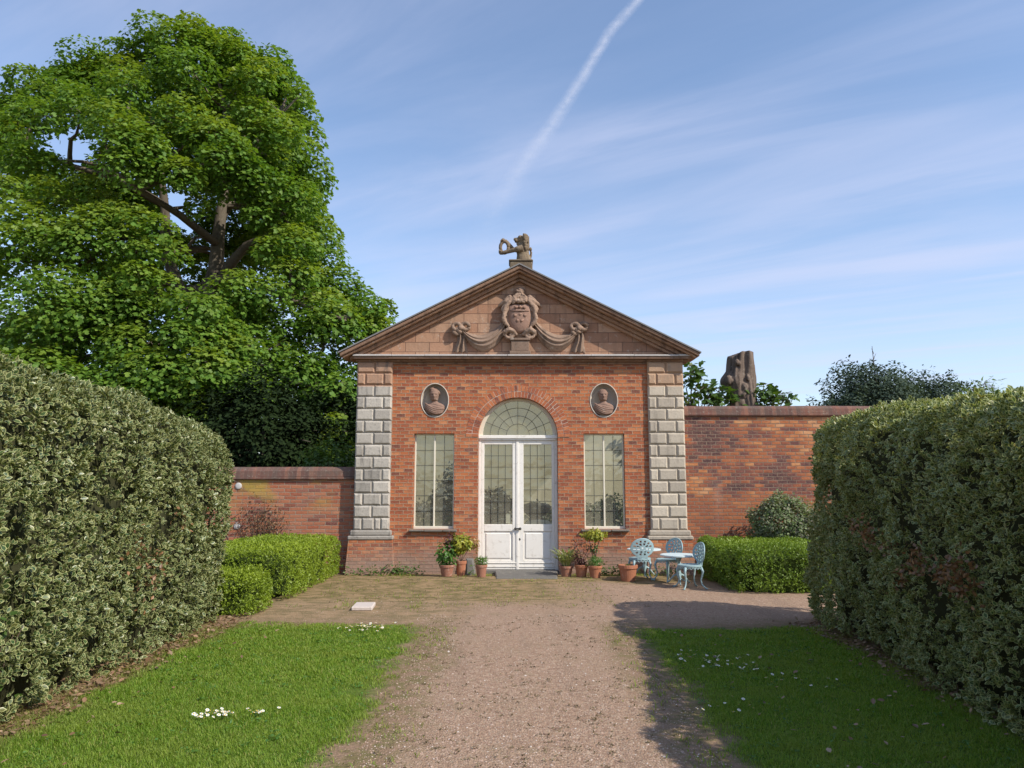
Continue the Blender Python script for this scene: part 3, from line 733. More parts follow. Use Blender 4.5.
for li, (a, b_) in enumerate(((DX0+fw+.003, DC-.002), (DC+.002, DX1-fw-.003))):
    st = .075 if li == 0 else .075; yd = yf+.015; g = MB(); zr = .86
    sa, sb = (.055, .105) if li == 0 else (.105, .055)
    g.box(a, a+sa, yd, yd+.05, zb, zt); g.box(b_-sb, b_, yd, yd+.05, zb, zt)
    g.box(a+sa, b_-sb, yd, yd+.05, zt-.075, zt); g.box(a+sa, b_-sb, yd, yd+.05, zr-.13, zr); g.box(a+sa, b_-sb, yd, yd+.05, zb, zb+.17)
    g.box(a+sa, b_-sb, yd+.022, yd+.05, zb+.17, zr-.13)
    if li == 0: g.box(b_-.035, b_+.02, yd-.014, yd-.001, zb, zt)     # covering strip where the leaves meet
    leaf = tag(g.build('door_leaf', M_WHITE, B, bevel=.006), 'left door leaf with a paper notice behind its glass' if li == 0 else 'right door leaf with the black handle')
    g = MB(); pa, pb = a+sa+.035, b_-sb-.035; g.stone(pa, pb, yd+.025, yd+.006, zb+.205, zr-.165, .012); g.build('door_panel', M_WHITE, leaf)
    g = MB()
    for z_ in (zb+.125, zb+.055): g.box(a+.01, b_-.012, yd-.012, yd-.001, z_-.011, z_+.011)
    g.build('weather_bar', M_WHITE, leaf, bevel=.004)
    ga, gb, gz0, gz1 = a+sa, b_-sb, zr, zt-.075
    g = MB(); g.add([(ga-.01, yd+.03, gz0-.01), (gb+.01, yd+.03, gz0-.01), (gb+.01, yd+.03, gz1+.01), (ga-.01, yd+.03, gz1+.01)], [(0,1,2,3)]); g.build('pane', M_GLASS, leaf)
    g = MB(); s = .0042
    for k_ in range(1, 4):
        xx = ga+(gb-ga)*k_/4; g.box(xx-s, xx+s, yd+.017, yd+.026, gz0, gz1)
    for k_ in range(1, 7):
        zz = gz0+(gz1-gz0)*k_/7; g.box(ga, gb, yd+.014, yd+.0168, zz-s, zz+s)
    g.build('leading', M_LEADING, leaf)
    if li == 0:
        g = MB(); g.box(gb-.125, gb-.02, yd+.034, yd+.04, gz0+.02, gz0+.20); g.build('paper_notice', M_PAPER, leaf)
    else:
        g = MB(); g.ball((DC+.04, yd-.045, .78), .026); g.tube([(DC+.04, yd+.001, .78), (DC+.04, yd-.04, .78)], .012)
        g.tube([(DC-.045, yd-.03, .78), (DC+.03, yd-.045, .785)], .012); g.ball((DC-.05, yd-.03, .78), .024)
        g.build('door_handle', M_BLACK, leaf, smooth=True)
        g = MB(); g.ball((DC+.03, yd-.004, .58), .02, (1,.4,1.2)); g.build('keyhole', M_BLACK, leaf)
# niches
for i, (cx, cz) in enumerate(NICHE):
    g = MB(); k = 40; rings = []
    for r_, dy in ((.99, .0), (.985, .08), (.94, .13), (.78, .17), (.4, .19), (.02, .195)):
        rings.append([(cx+NRX*r_*math.cos(2*math.pi*j/k), WY+dy, cz+NRZ*r_*math.sin(2*math.pi*j/k)) for j in range(k)])
    g.loft(rings, caps=False)
    g.box(cx-.10, cx+.10, WY+.03, WY+.15, cz-NRZ+.004, cz-NRZ+.036)
    nn = g.build('niche', M_NICHE, B, smooth=False)
    rings = []
    for j in range(k):
        q = 2*math.pi*j/k; rings.append([(cx+(NRX+dr)*math.cos(q), WY+dy, cz+(NRZ+dr)*math.sin(q)) for dr, dy in ((-.002,.115),(-.004,.04),(-.006,-.006),(.004,-.012),(.013,-.006),(.014,.02))])
    rings.append(rings[0]); g = MB(); g.loft(rings, close=True, caps=False); g.build('niche_rim', M_PLASTER, nn, smooth=True)

# ------------------------------------------------------------------ carved cartouche, swags
def cz_(px, py, dy=0.0):
    p = at(px, py, WY-.05); return Vector((p.x, WY-.005-dy, p.z))
def spiral(c, r0, turns, a0, sgn, dy, k=22):
    return [Vector((c.x+sgn*(r0*(1-.78*i/k))*math.cos(a0+turns*2*math.pi*i/k), c.y-dy*(.6+.4*i/k), c.z+(r0*(1-.78*i/k))*math.sin(a0+turns*2*math.pi*i/k))) for i in range(k+1)]
g = MB()                                  # backing and scrolled frame
CX = cz_(519.7, 320).x
half = [(0,301),(6,300),(10.5,301.5),(15,305.5),(16.5,311),(15.2,316),(16.5,320),(14.8,325),(11.5,328),(12.5,333),(8.5,337),(0,338)]
outl = [(519.7+a, b_) for a, b_ in half]+[(519.7-a, b_) for a, b_ in half[-2:0:-1]]
ring = [cz_(a, b_) for a, b_ in outl]
ins = [cz_(519.7+(a-519.7)*.86, 320+(b_-320)*.88, .11) for a, b_ in outl]
g.loft([ring, [p+Vector((0,-.07,0)) for p in ring], ins])
for sg in (-1, 1):
    def q(a, b_, dy=.1): return cz_(519.7+sg*a, b_, dy)
    g.tube([q(2,302.5), q(6,301.5,.13), q(10.5,303.5,.15), q(14,308,.15), q(15.6,313,.14), q(14,317.5,.13)], [.03,.04,.045,.045,.045,.03], 8)
    g.tube([q(12.6,311,.12), q(15.5,316,.15), q(16.2,320,.15), q(14.2,324,.14), q(10.8,327.5,.13)], [.025,.04,.045,.045,.03], 8)
    g.tube(spiral(q(15,309.5,.1), .075, 1.4, math.pi*.9, sg, .04), .024, 6)
    g.tube(spiral(q(10.8,335,.1), .105, 1.5, math.pi*.55, sg, .05), [.036*(1-.5*i/22) for i in range(23)], 7)
    g.tube([q(3,336,.12), q(6.5,332.5,.15), q(10.5,330.5,.17), q(14.5,333,.15), q(16,336,.1)], [.03,.05,.055,.05,.02], 8)
    g.tube([q(5,303,.1), q(9,300.5,.14), q(14,303,.13), q(19,305,.08), q(22,307.5,.05)], [.03,.05,.05,.04,.015], 7)     # wing-like side leaves
    g.tube([q(5,300,.1), q(10,297.5,.13), q(15,301,.11), q(18,303,.06)], [.03,.04,.035,.012], 7)
cart = tag(remesh('cartouche', g, M_CARVE, B, .011, 1, .006, 22), 'carved coat-of-arms shield with scrolls in the pediment')
g = MB(); rings = []                       # the domed shield
sh = [(0,305.5),(5,304.8),(9.6,306),(9.8,313),(9.6,320),(8.2,326),(4.8,330.5),(0,332.5)]
so_ = [(519.7+a, b_) for a, b_ in sh]+[(519.7-a, b_) for a, b_ in sh[-2:0:-1]]
for f, dy in ((1,.09),(.98,.135),(.8,.165),(.55,.185),(.25,.195),(.02,.197)): rings.append([cz_(519.7+(a-519.7)*f*1.14, 319+(b_-318)*f*1.08, dy) for a, b_ in so_])
g.loft(rings)
g.tube([cz_(510.5,312,.17), cz_(515,312.4,.195), cz_(520,312.5,.205), cz_(525,312.4,.195), cz_(529,312,.17)], .012, 6)
for a, b_ in ((516,309),(520,308.4),(524,309),(515,317),(520,316),(525,317),(517.5,322),(522,322)): g.ball(cz_(a, b_, .195), .03, (1.1,.5,.9), 8, lump=.8)
g.build('shield', stone_mat('shield_stone', (.34,.20,.15), (.38,.25,.18), (.16,.10,.08), .4, streak=.2), cart, smooth=True)
g = MB()                                   # crest of leaves with a round knob
g.ball(cz_(520,292.5,.10), .09, (1,.8,1.05), 12, lump=.5)
for i in range(9):
    a_ = math.pi*(i/8); g.ball(cz_(519.7+6.5*math.cos(a_), 301.5-4.6*math.sin(a_), .14), .052, (1.1,.9,.9), 8, lump=.9)
for i in range(7): g.ball(cz_(519.7-6+2*i, 302.5+.7*math.cos(i*2.5), .17), .042, (1,.8,1), 8, lump=.9)
g.tube([cz_(515,300,.1), cz_(517,296,.12), cz_(520,294,.1)], .03, 6); g.tube([cz_(525,300,.1), cz_(523,296,.12), cz_(520,294,.1)], .03, 6)
remesh('crest', g, M_CARVE, cart, .011, 1, .006, 25)
g = MB()
pz0 = 4.10; a_, b_ = cz_(510.5, 350), cz_(529.5, 350)
zt_ = cz_(520, 339).z
g.box(a_.x-.02, b_.x+.02, WY-.19, WY-.006, pz0, pz0+.07); g.box(a_.x+.01, b_.x-.01, WY-.16, WY-.006, pz0+.071, zt_-.05); g.box(a_.x-.01, b_.x+.01, WY-.185, WY-.006, zt_-.049, zt_)
g.build('pedestal', M_CARVE, cart, bevel=.01)

def swag(kx, ky, ex, ey, sgn):
    A, E = cz_(kx, ky), cz_(ex, ey); NU, NV = 28, 26; rows = []
    for i in range(NU+1):
        u_ = i/NU; c_ = 4*u_*(1-u_); row = []
        wid = .07+.20*u_ if sgn else 0
        for j in range(NV+1):
            v_ = j/NV
            sag = (.21+.17*v_)*c_
            zz = A.z*(1-u_)+E.z*u_-sag-(v_-.4)*(.10+.20*u_**1.5)
            fold = .5+.5*math.cos(v_*math.pi*2*4.0+u_*1.2)
            dy = math.sin(math.pi*min(1, max(0, v_)))**.5*(.075+.05*c_)+.035*fold*math.sin(math.pi*v_)
            row.append((A.x*(1-u_)+E.x*u_, WY-.006-dy, zz))
        rows.append(row)
    g = MB(); g.loft(rows, close=False, caps=False)
    s_ = tag(g.build('swag', M_CARVE, B, smooth=True), 'carved stone drapery hanging left of the shield' if sgn < 0 else 'carved stone drapery hanging right of the shield')
    kn = MB()
    for lx, ly, r_ in ((-4.2, -1.8, .076), (4.4, -2.2, .076), (0, .8, .055), (-4.2, 3.0, .055)):
        c = cz_(kx-sgn*(-3)*0+lx, ky+ly, .08)
        kn.tube([c+Vector((r_*math.cos(q), -.02*math.sin(2*q), r_*.85*math.sin(q))) for q in [2*math.pi*i/12 for i in range(13)]], .041, 7)
    kn.ball(cz_(kx, ky-.5, .11), .055, (1,.8,1), 10, lump=.3)
    rows = []
    for i in range(15):                    # hanging tail, folded
        f = i/14; c = cz_(kx+(-1.2*sgn)*0+.8*math.sin(f*5), ky+2+f*21, 0); hw = .072+.065*f+.012*math.sin(f*9)
        rows.append([(c.x-hw+2*hw*j/16, WY-.006-(.045+.03*math.sin(f*3.1)+.032*math.cos(j/16*math.pi*5+f*2))*(math.sin(math.pi*j/16)**.35 if 0 < j < 16 else 0), c.z+.02*math.sin(j*1.1)) for j in range(17)])
    kn.loft(rows, close=False, caps=False)
    kn.build('knot', M_CARVE, s_, smooth=True)
swag(461, 329, 505, 325, -1)
swag(579, 329, 535, 325, 1)

# ------------------------------------------------------------------ skinned figures
def skin(name, nodes, edges, mat, parent, levels=2, lump=0, extra=None, loc=None):
    me = bpy.data.meshes.new(name); me.from_pydata([p for p, r in nodes], edges, [])
    o = bpy.data.objects.new(name, me); C.objects.link(o)
    md = o.modifiers.new('s', 'SKIN'); md.use_smooth_shade = True
    for v_, (p, r) in zip(me.skin_vertices[0].data, nodes): v_.radius = (r[0]*1.22, r[1]*1.22) if hasattr(r, '__len__') else (r, r)
    me.skin_vertices[0].data[0].use_root = True
    sb = o.modifiers.new('b', 'SUBSURF'); sb.levels = levels; sb.render_levels = levels
    dg = bpy.context.evaluated_depsgraph_get(); nm = bpy.data.meshes.new_from_object(o.evaluated_get(dg))
    bpy.data.objects.remove(o); nm.name = name
    for v_ in nm.vertices:
        if lump: v_.co += Vector(v_.normal)*lump*noise.noise(v_.co*14)
    nm.materials.clear(); nm.materials.append(mat)
    for p in nm.polygons: p.use_smooth = True
    return link(name, nm, parent, loc)

# heraldic beast on the apex
SY = WY+.02
def lp(dx, dz, dy=0): p = at(521.8, 260.8, SY); return (p.x+dx*.0203, SY+dy, p.z+dz*.0203)
T_ = thing('lion_statue', (BX, SY, AZ), 'weathered stone demi lion holding up a ring on the roof apex', 'statue')
k_ = .0203
g = MB()
def lt(pts, sq=1.0): g.tube([lp(a, b_, c_) for a, b_, c_, r_ in pts], [r_*k_ for a, b_, c_, r_ in pts], 14, squash=sq)
def lb(a, b_, c_, r_, sc=(1,1,1)): g.ball(lp(a, b_, c_), r_*k_, sc, 12)
lt([(2.4,-1.5,0,8.0),(1.9,1.5,0,7.4),(1.2,6.3,0,6.1),(.8,10.4,0,6.2),(1.4,13.3,0,5.6),(2.6,16.9,0,4.4),(2.2,20,0,4.0)], .85)
lb(.9,21.6,0,4.3,(1,.9,.95)); lb(-1.8,23.2,.04,2.0); lb(-1.8,23.2,-.04,2.0)
lt([(-1.0,20.9,0,3.0),(-3.6,20.9,0,2.6),(-5.8,21.2,0,2.1)]); lb(-6.6,21.7,0,1.7); lb(-5.6,20.0,.03,1.5); lb(-5.6,20.0,-.03,1.5)
lt([(.2,18.0,0,2.4),(-2.4,17.4,0,1.8),(-5.2,16.5,0,1.3)])
for sg in (-1, 1): lb(3.2,24.6,sg*.055,1.5,(.8,.6,1.3))
lt([(.5,11.2,-.09,3.6),(-3.5,10.2,-.11,3.0),(-8,9.4,-.09,2.3),(-14,8.3,-.05,1.9),(-19.4,7.6,-.02,2.0)]); lb(-20.4,8.2,-.01,2.3)
lt([(.5,12.4,.09,3.4),(-3.6,12.4,.11,2.8),(-8.3,12.6,.09,2.2),(-12.4,17,.05,1.9),(-16.4,20.6,.01,1.9)]); lb(-18.2,20.5,0,2.3)
for i in range(3): lt([(-20.4,8.4,-.05+.04*i,1.0),(-22,9.4,-.05+.04*i,.9),(-21.6,10.8,-.05+.04*i,.6)])
for i in range(3): lt([(-18.2,20.6,-.05+.04*i,1.0),(-20.2,20.0,-.05+.04*i,.9),(-20.6,18.4,-.05+.04*i,.6)])
body = remesh('body', g, M_LION, T_, .011, 2, .004, 30)
g = MB()
for i in range(90):
    f = RNG.uniform(0, 1); a_ = RNG.uniform(-1.7, 1.7)
    c = Vector(lp(2.0+(3.6-.6*f)*math.cos(a_)+.9*f, 24.6-13.5*f, (.095+.02*f)*math.sin(a_)))
    g.tube([c+Vector((-.014,0,.035)), c+Vector((.012,0,0)), c+Vector((.020,.006*RNG.normal(),-.055))], [.012,.030,.008], 7)
remesh('mane', g, M_LION, body, .010, 1)
g = MB(); c = Vector(lp(-17.0, 13.6)); g.tube([c+Vector((.080*math.cos(q), 0, .118*math.sin(q))) for q in [2*math.pi*i/28 for i in range(29)]], .033, 8)
g.build('ring', M_LION, T_, smooth=True)
g = MB(); g.tube([lp(6.5,1,.05), lp(8.8,5,.06), lp(9.3,9,.05), lp(8.4,11.5,.03)], [.02,.025,.022,.012], 7); g.ball(lp(8.5,12,.03), .034, (1,.8,1.2), 8, lump=.6); g.build('tail', M_LION, T_, smooth=True)
g = MB(); p = at(521, 261.8, SY); g.box(p.x-.225, p.x+.225, SY-.15, SY+.22, AZ-.14, p.z-.035); g.box(p.x-.24, p.x+.235, SY-.17, SY+.23, p.z-.034, p.z+.005)
g.build('pedestal', M_LION, T_, bevel=.015)

# busts standing in the oval niches
def bust(cx, cz, lab, turn, hair_up):
    by = WY+.055; z0 = cz-NRZ+.037; T = thing('bust', (cx, by, z0), lab, 'bust')
    prof = [  # z, half width, half depth, dx, dy
        (0,.075,.06,0,0),(.02,.12,.075,0,0),(.06,.17,.085,0,0),(.12,.195,.095,0,0),(.17,.195,.09,0,0),(.205,.175,.075,0,0),(.235,.125,.065,0,.0),(.25,.085,.058,0,0),(.262,.064,.052,.0,0),
        (.272,.056,.052,turn*.1,0),(.286,.056,.056,turn*.15,-.010),(.302,.070,.072,turn*.2,-.018),(.355,.080,.086,turn*.22,-.022),(.395,.087,.093,turn*.22,-.020),(.435,.088,.095,turn*.2,-.014),(.472,.080,.088,turn*.18,-.006),(.50,.058,.066,turn*.16,0),(.515,.022,.025,turn*.15,0)]
    K = 44; rings = []; SC = .985; zs = [p[0] for p in prof]
    for z1 in np.linspace(0, .515, 86):
        hw, hd, dx, dy = [float(np.interp(z1, zs, [p[i] for p in prof])) for i in (1,2,3,4)]
        row = []
        for j in range(K):
            q = 2*math.pi*j/K-math.pi/2; x_, y_ = math.cos(q), math.sin(q); front = max(0, -y_)
            px_, py_ = hw*x_, hd*y_
            if z1 > .295 and front > .1:       # brow, eye sockets, nose, lips, chin
                s_ = x_+turn*.3; G = lambda c, w: math.exp(-((z1-c)/w)**2)
                py_ -= front*(math.exp(-(s_/.17)**2)*(.030*G(.366,.016)+.016*G(.39,.02)) - .020*math.exp(-((abs(s_)-.38)/.17)**2)*G(.400,.011)
                              + .008*G(.424,.012) + .010*math.exp(-(s_/.30)**2)*(G(.343,.006)+G(.329,.006)) - .008*math.exp(-(s_/.3)**2)*G(.336,.004) + .012*math.exp(-(s_/.28)**2)*G(.312,.010)
                              - .012*math.exp(-((abs(s_)-.62)/.16)**2)*G(.345,.025))
            if .03 < z1 < .22: py_ -= .007*math.sin(z1*120+x_*5)*front   # folds of the drapery
            row.append((cx+px_+dx, by+py_+dy, z0+z1*SC))
        rings.append(row)
    g = MB(); g.loft(rings); body = g.build('body', M_TERRA, T, smooth=True)
    h = MB()
    for i in range(90 if hair_up else 60):
        th = RNG.uniform(0, math.pi*.55); q = RNG.uniform(0, 2*math.pi)
        if -math.sin(q)*math.sin(th) > .45 and th > .55: continue
        h.ball((cx+turn*.2+.088*math.sin(th)*math.cos(q), by+.008+.092*math.sin(th)*math.sin(q), z0+.418+.088*math.cos(th)), .026 if hair_up else .016, (1.1,1,.8), 8, lump=.4)
    if hair_up: h.ball((cx+turn*.2-.04, by+.01, z0+.515), .052, (1.2,1,.7), 10, lump=.4)
    h.build('hair', M_TERRA, body, smooth=True)
    d_ = MB()                                # shoulder drapery
    for i, (za, zb2, r_) in enumerate(((.20,.10,.022),(.165,.065,.024),(.13,.035,.022),(.09,.02,.018))):
        pts = []
        for j in range(13):
            f = j/12; xx = (-.185+.36*f)*(1-.06*i); pts.append((cx+xx, by-.088*math.sqrt(max(0, 1-(xx/.215)**2))-.008, z0+za*(1-f)+zb2*f-.05*math.sin(math.pi*f)+.03))
        d_.tube(pts, [r_*(.5+.5*math.sin(math.pi*min(1, .15+j/12*.75))) for j in range(13)], 7)
    d_.build('drapery', M_TERRA, body, smooth=True)
bust(*NICHE[0], 'terracotta bust of a woman with piled hair in the oval niche above the left window', -.06, True)
bust(*NICHE[1], 'terracotta bust with close-cropped hair in the oval niche above the right window', -.05, False)

# ------------------------------------------------------------------ garden walls
def wall(name, x0, x1, y, z1, zc, mat, lab):
    T = thing(name, (x0 if x0 < 0 else x0, y, 0), lab, 'wall')
    g = MB(); g.box(x0, x1, y, y+.35, -.1, z1)

    g.build('brickwork', mat, T)
    g = MB(); g.box(x0, x1, y-.055, y+.40, z1+.002, z1+.055); g.build('coping_course', M_COPING, T, bevel=.01)
    g = MB(); k = 9; h = zc-z1-.057
    prof = [(y-.045+.44*(1-math.cos(math.pi*i/k))/2, z1+.057+h*(math.sin(math.pi*i/k)**.55)) for i in range(k+1)]
    n_ = int((x1-x0)/.5); rings = []
    for i in range(n_+1):
        xx = x0+(x1-x0)*i/n_; dz = .010*noise.noise(Vector((xx*.9, 3, z1)))
        rings.append([(xx, a, b_+dz) for a, b_ in prof])
    g.loft(rings); g.build('coping', M_COPING, T)
    return T
wall('garden_wall', -14, -3.03, 14.74, 1.71, 1.955, M_BRICK_L, 'low red brick garden wall with rounded coping left of the orangery')
wall('garden_wall', 3.33, 15, 14.78, 2.94, 3.155, M_BRICK_R, 'tall patchy brick garden wall with rounded coping right of the orangery')
for px, py, lab in ((238.5, 486, 'upper of two small white round discs fixed on the brick wall'), (237, 526, 'lower of two small white round discs fixed on the brick wall')):
    p = at(px, py, 14.735); g = MB()
    g.lathe([(.06,0),(.066,.008),(.058,.016),(.03,.02),(.004,.021)], (0,0,0), 18)
    g.v = [(p.x+a, 14.738-c_, p.z+b_) for a, b_, c_ in g.v]
    tag(g.build('wall_disc', M_DISC, None, True, loc=(p.x, 14.738, p.z)), lab, 'wall disc', 'white discs on the left wall')

# ------------------------------------------------------------------ things on the ground by the facade
T = thing('door_step', (DC, 13.95, 0), 'grey stone step in front of the white double doors', 'step')
g = MB(); g.add([(-.30,13.45,-.08),(.80,13.4,-.08),(.86,14.62,-.08),(-.34,14.62,-.08),(-.27,13.47,.018),(.78,13.43,.018),(.85,14.6,.02),(-.32,14.6,.02)], [(0,3,2,1),(4,5,6,7),(0,1,5,4),(1,2,6,5),(2,3,7,6),(3,0,4,7)])
o = g.build('slab', M_STEP, T, bevel=.012)
g = MB(); g.box(DX0, DX1, 14.624, 14.95, -.09, .012); g.build('threshold', M_STEP, T)
g = MB(); q = [(-2.07,10.07),(-1.80,10.08),(-1.83,10.50),(-2.09,10.49)]
g.add([(a,b_,.0) for a,b_ in q]+[(a,b_,.05) for a,b_ in q], [(0,3,2,1),(4,5,6,7),(0,1,5,4),(1,2,6,5),(2,3,7,6),(3,0,4,7)])
tag(g.build('stone_slab', M_PALE, None, bevel=.01, loc=(-1.95,10.3,0)), 'pale pinkish stone slab lying flat on bare earth beyond the left lawn', 'slab')
g = MB(); g.stone(-.86, -.66, 14.5, 14.42, -.08, .25, .03)
g.v = [(a+(.06 if c_ > .1 and a > -.75 else 0)*-1, b_+.1*c_, c_) for a, b_, c_ in g.v]
tag(g.build('leaning_stone', M_STEP, None, loc=(-.76,14.45,0)), 'small grey stone leaning on the brick between two left pots', 'stone')

# ------------------------------------------------------------------ interior seen through the glass
def crown_pts(c, r, n_, sc=(1,1,1), shell=.55):
    d_ = norm(rnd(n_)); rr = (shell+(1-shell)*RNG.random((n_,1))**.5)
    P = np.array(c)+d_*rr*r*np.array(sc); return P, d_
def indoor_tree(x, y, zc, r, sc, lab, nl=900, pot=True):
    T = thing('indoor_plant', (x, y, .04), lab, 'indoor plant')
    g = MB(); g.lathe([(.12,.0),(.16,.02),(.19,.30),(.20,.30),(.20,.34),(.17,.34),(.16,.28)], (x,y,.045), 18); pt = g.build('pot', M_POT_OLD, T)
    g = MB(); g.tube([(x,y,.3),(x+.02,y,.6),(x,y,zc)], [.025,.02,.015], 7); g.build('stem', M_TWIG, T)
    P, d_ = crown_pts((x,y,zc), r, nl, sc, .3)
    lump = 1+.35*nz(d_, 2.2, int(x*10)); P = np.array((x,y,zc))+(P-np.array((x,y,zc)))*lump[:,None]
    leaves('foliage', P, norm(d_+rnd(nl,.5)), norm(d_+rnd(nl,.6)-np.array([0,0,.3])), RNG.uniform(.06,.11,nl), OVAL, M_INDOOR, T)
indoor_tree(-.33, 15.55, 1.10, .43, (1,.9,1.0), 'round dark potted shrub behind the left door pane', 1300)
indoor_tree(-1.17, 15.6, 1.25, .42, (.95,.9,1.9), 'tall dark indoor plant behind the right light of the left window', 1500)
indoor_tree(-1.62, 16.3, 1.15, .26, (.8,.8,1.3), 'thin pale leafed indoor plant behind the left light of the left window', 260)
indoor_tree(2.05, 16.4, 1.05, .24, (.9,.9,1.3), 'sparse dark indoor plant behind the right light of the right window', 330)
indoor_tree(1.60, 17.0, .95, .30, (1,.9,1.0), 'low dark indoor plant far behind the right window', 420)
indoor_tree(-2.1, 17.6, .75, .55, (1.2,.6,1.0), 'low dark foliage added at the back of the room to darken the left window', 1500)  # this and the next two: extra plants put in to darken the lower panes
indoor_tree(.75, 17.6, .70, .50, (1.2,.6,1.0), 'low dark foliage added at the back of the room to darken the right door pane', 1300)
indoor_tree(2.3, 17.6, .75, .55, (1.2,.6,1.1), 'low dark foliage added at the back of the room to darken the right window', 1500)
T = thing('garden_urn', (.50, 15.9, .04), 'dark broad-rimmed urn on a stem seen through the right door pane', 'urn')
g = MB(); g.lathe([(.0,0),(.17,0),(.17,.06),(.06,.12),(.05,.62),(.10,.70),(.16,.86),(.14,.90)], (.50,15.9,.045), 20); g.build('pedestal', M_DEADWOOD, T, smooth=True)
g = MB(); g.lathe([(.10,.90),(.22,.98),(.30,1.06),(.31,1.12),(.27,1.17),(.14,1.20),(.02,1.20)], (.50,15.9,.045), 24); g.build('bowl', M_BLACK, T, smooth=True)
T = thing('indoor_table', (.45, 15.35, .04), 'low table under a white cloth behind the right door pane', 'table')
g = MB(); g.lathe([(.30,.0),(.29,.5),(.27,.80),(.20,.86),(.02,.88)], (.52,15.38,.045), 28); g.build('cloth', M_PAPER, T, smooth=True)
g = MB(); g.box(.1, .2, 15.33, 15.43, .045, .5); g.build('leg', M_TWIG, T)

# ------------------------------------------------------------------ potted plants
def pot_mesh(x, y, r, h, T, mat):
    g = MB(); g.lathe([(r*.66,0),(r*.70,.004),(r*.90,h*.78),(r*.90,h*.80),(r,h*.80),(r*1.01,h*.98),(r*.97,h),(r*.88,h),(r*.86,h*.86)], (x,y,0), 24)
    p = g.build('pot', mat, T)
    g = MB(); g.lathe([(r*.87,h*.86),(r*.5,h*.9),(.005,h*.9)], (x,y,0), 18); g.build('soil', M_SOIL, T)
    return h*.9
def foliage(T, c, r, sc, n_, size, mat, tmpl=OVAL, shell=.3, droop=.3, up=0, name='foliage', tint=None):
    P, d_ = crown_pts(c, r, n_, sc, shell); lump = 1+.4*nz(d_, 2.0, c[0]*9)
    P = np.array(c)+(P-np.array(c))*lump[:,None]; P[:,2] = np.maximum(P[:,2], .03)
    D = norm(d_+rnd(n_,.55)+np.array([0,0,up-droop]))
    return leaves(name, P, norm(d_+rnd(n_,.45)+np.array([0,0,.4])), D, RNG.uniform(size*.7, size*1.2, n_), tmpl, mat, T, tint)
def stems(T, x, y, z0, tips, r=.006):
    g = MB()
    for p in tips: g.tube([(x,y,z0), ((x+p[0])/2, (y+p[1])/2, z0*.4+p[2]*.6), p], [r,r*.8,r*.4], 5)
    g.build('stem', M_TWIG, T)
def straps(T, x, y, z0, n_, ln, mat, lean=.6, arch=.8):
    P, Nn, D, Sz = [], [], [], []
    g = []
    for i in range(n_):
        a_ = RNG.uniform(0, 2*math.pi); l_ = RNG.uniform(.6, 1.1)*ln; e = RNG.uniform(.25, 1.2); p = np.array([x,y,z0])+np.array([math.cos(a_),math.sin(a_),0])*RNG.uniform(0,.05)
        dr = np.array([math.cos(a_)*lean*RNG.uniform(.2,1.2), math.sin(a_)*lean*RNG.uniform(.2,1.2), 1.0])
        for s_ in range(3):
            dd = dr/np.linalg.norm(dr); P.append(p); D.append(dd); side = np.cross(dd, [0,0,1]); Nn.append(np.cross(side, dd)); Sz.append(l_/2.6)
            p = p+dd*l_/3; dr = dr-np.array([0,0,arch*(.35+.3*s_)*RNG.uniform(.5,1.5)])
    leaves('foliage', np.array(P), norm(np.array(Nn)), np.array(D), np.array(Sz), NARROW, mat, T)
def potted(x, y, lab): return thing('potted_plant', (x, y, 0), lab, 'potted plant', 'potted plants beside the doors')
T = potted(-1.16, 13.85, 'aged terracotta pot with a bushy dark green plant, furthest left of the pots'); z = pot_mesh(-1.16, 13.85, .135, .20, T, M_POT_OLD)
foliage(T, (-1.17,13.88,.39), .21, (.9,.75,1.1), 420, .065, M_HERB); foliage(T, (-1.08,13.9,.60), .16, (.8,.8,1.1), 160, .06, M_PURPLE, name='purple_shoots'); stems(T, -1.16, 13.85, z, [(-1.3,13.8,.45),(-1.05,13.9,.62),(-1.15,13.8,.5)])
T = potted(-.915, 13.95, 'orange terracotta pot with a yellow and lime variegated shrub'); z = pot_mesh(-.915, 13.95, .10, .26, T, M_POT)
foliage(T, (-.93,13.95,.56), .24, (.95,.8,.75), 430, .075, M_LIME); foliage(T, (-.68,13.93,.56), .10, (1,1,1.4), 70, .06, leaf_mat('pink_young_leaf', [(.42,.22,.12),(.36,.30,.10)]), name='young_shoots'); stems(T, -.915, 13.95, z, [(-1.05,13.9,.5),(-.8,13.95,.62),(-.93,13.9,.6),(-.68,13.95,.58)])
T = potted(-.54, 13.72, 'small terracotta pot of grassy herbs just left of the doors'); z = pot_mesh(-.54, 13.72, .105, .215, T, M_POT_OLD)
foliage(T, (-.54,13.72,.27), .12, (1.1,1,.7), 260, .06, M_HERB, NARROW, .1, 0, .8); straps(T, -.54, 13.72, z, 26, .16, M_STRAP, .6, .2)
T = potted(.965, 13.85, 'terracotta pot of pale arching strap leaves just right of the doors'); z = pot_mesh(.965, 13.85, .125, .18, T, M_POT_OLD)
straps(T, .965, 13.85, z, 110, .40, M_STRAP, .75, .75)
T = potted(1.225, 13.75, 'terracotta pot with thin purple twigs and leaves'); z = pot_mesh(1.225, 13.75, .12, .21, T, M_POT)
foliage(T, (1.21,13.78,.46), .22, (1,.9,1.1), 300, .04, M_PURPLE, shell=.2); foliage(T, (1.22,13.75,.27), .10, (1,1,.7), 120, .05, M_PURPLE, name='lower_leaves'); stems(T, 1.225, 13.75, z, [(1.225+.2*math.sin(i*2.4), 13.78+.1*math.cos(i), .40+.05*(i % 5)) for i in range(12)], .004)
T = potted(1.455, 13.62, 'terracotta pot of low fresh green leaves in front of a standard shrub'); z = pot_mesh(1.455, 13.62, .125, .21, T, M_POT)
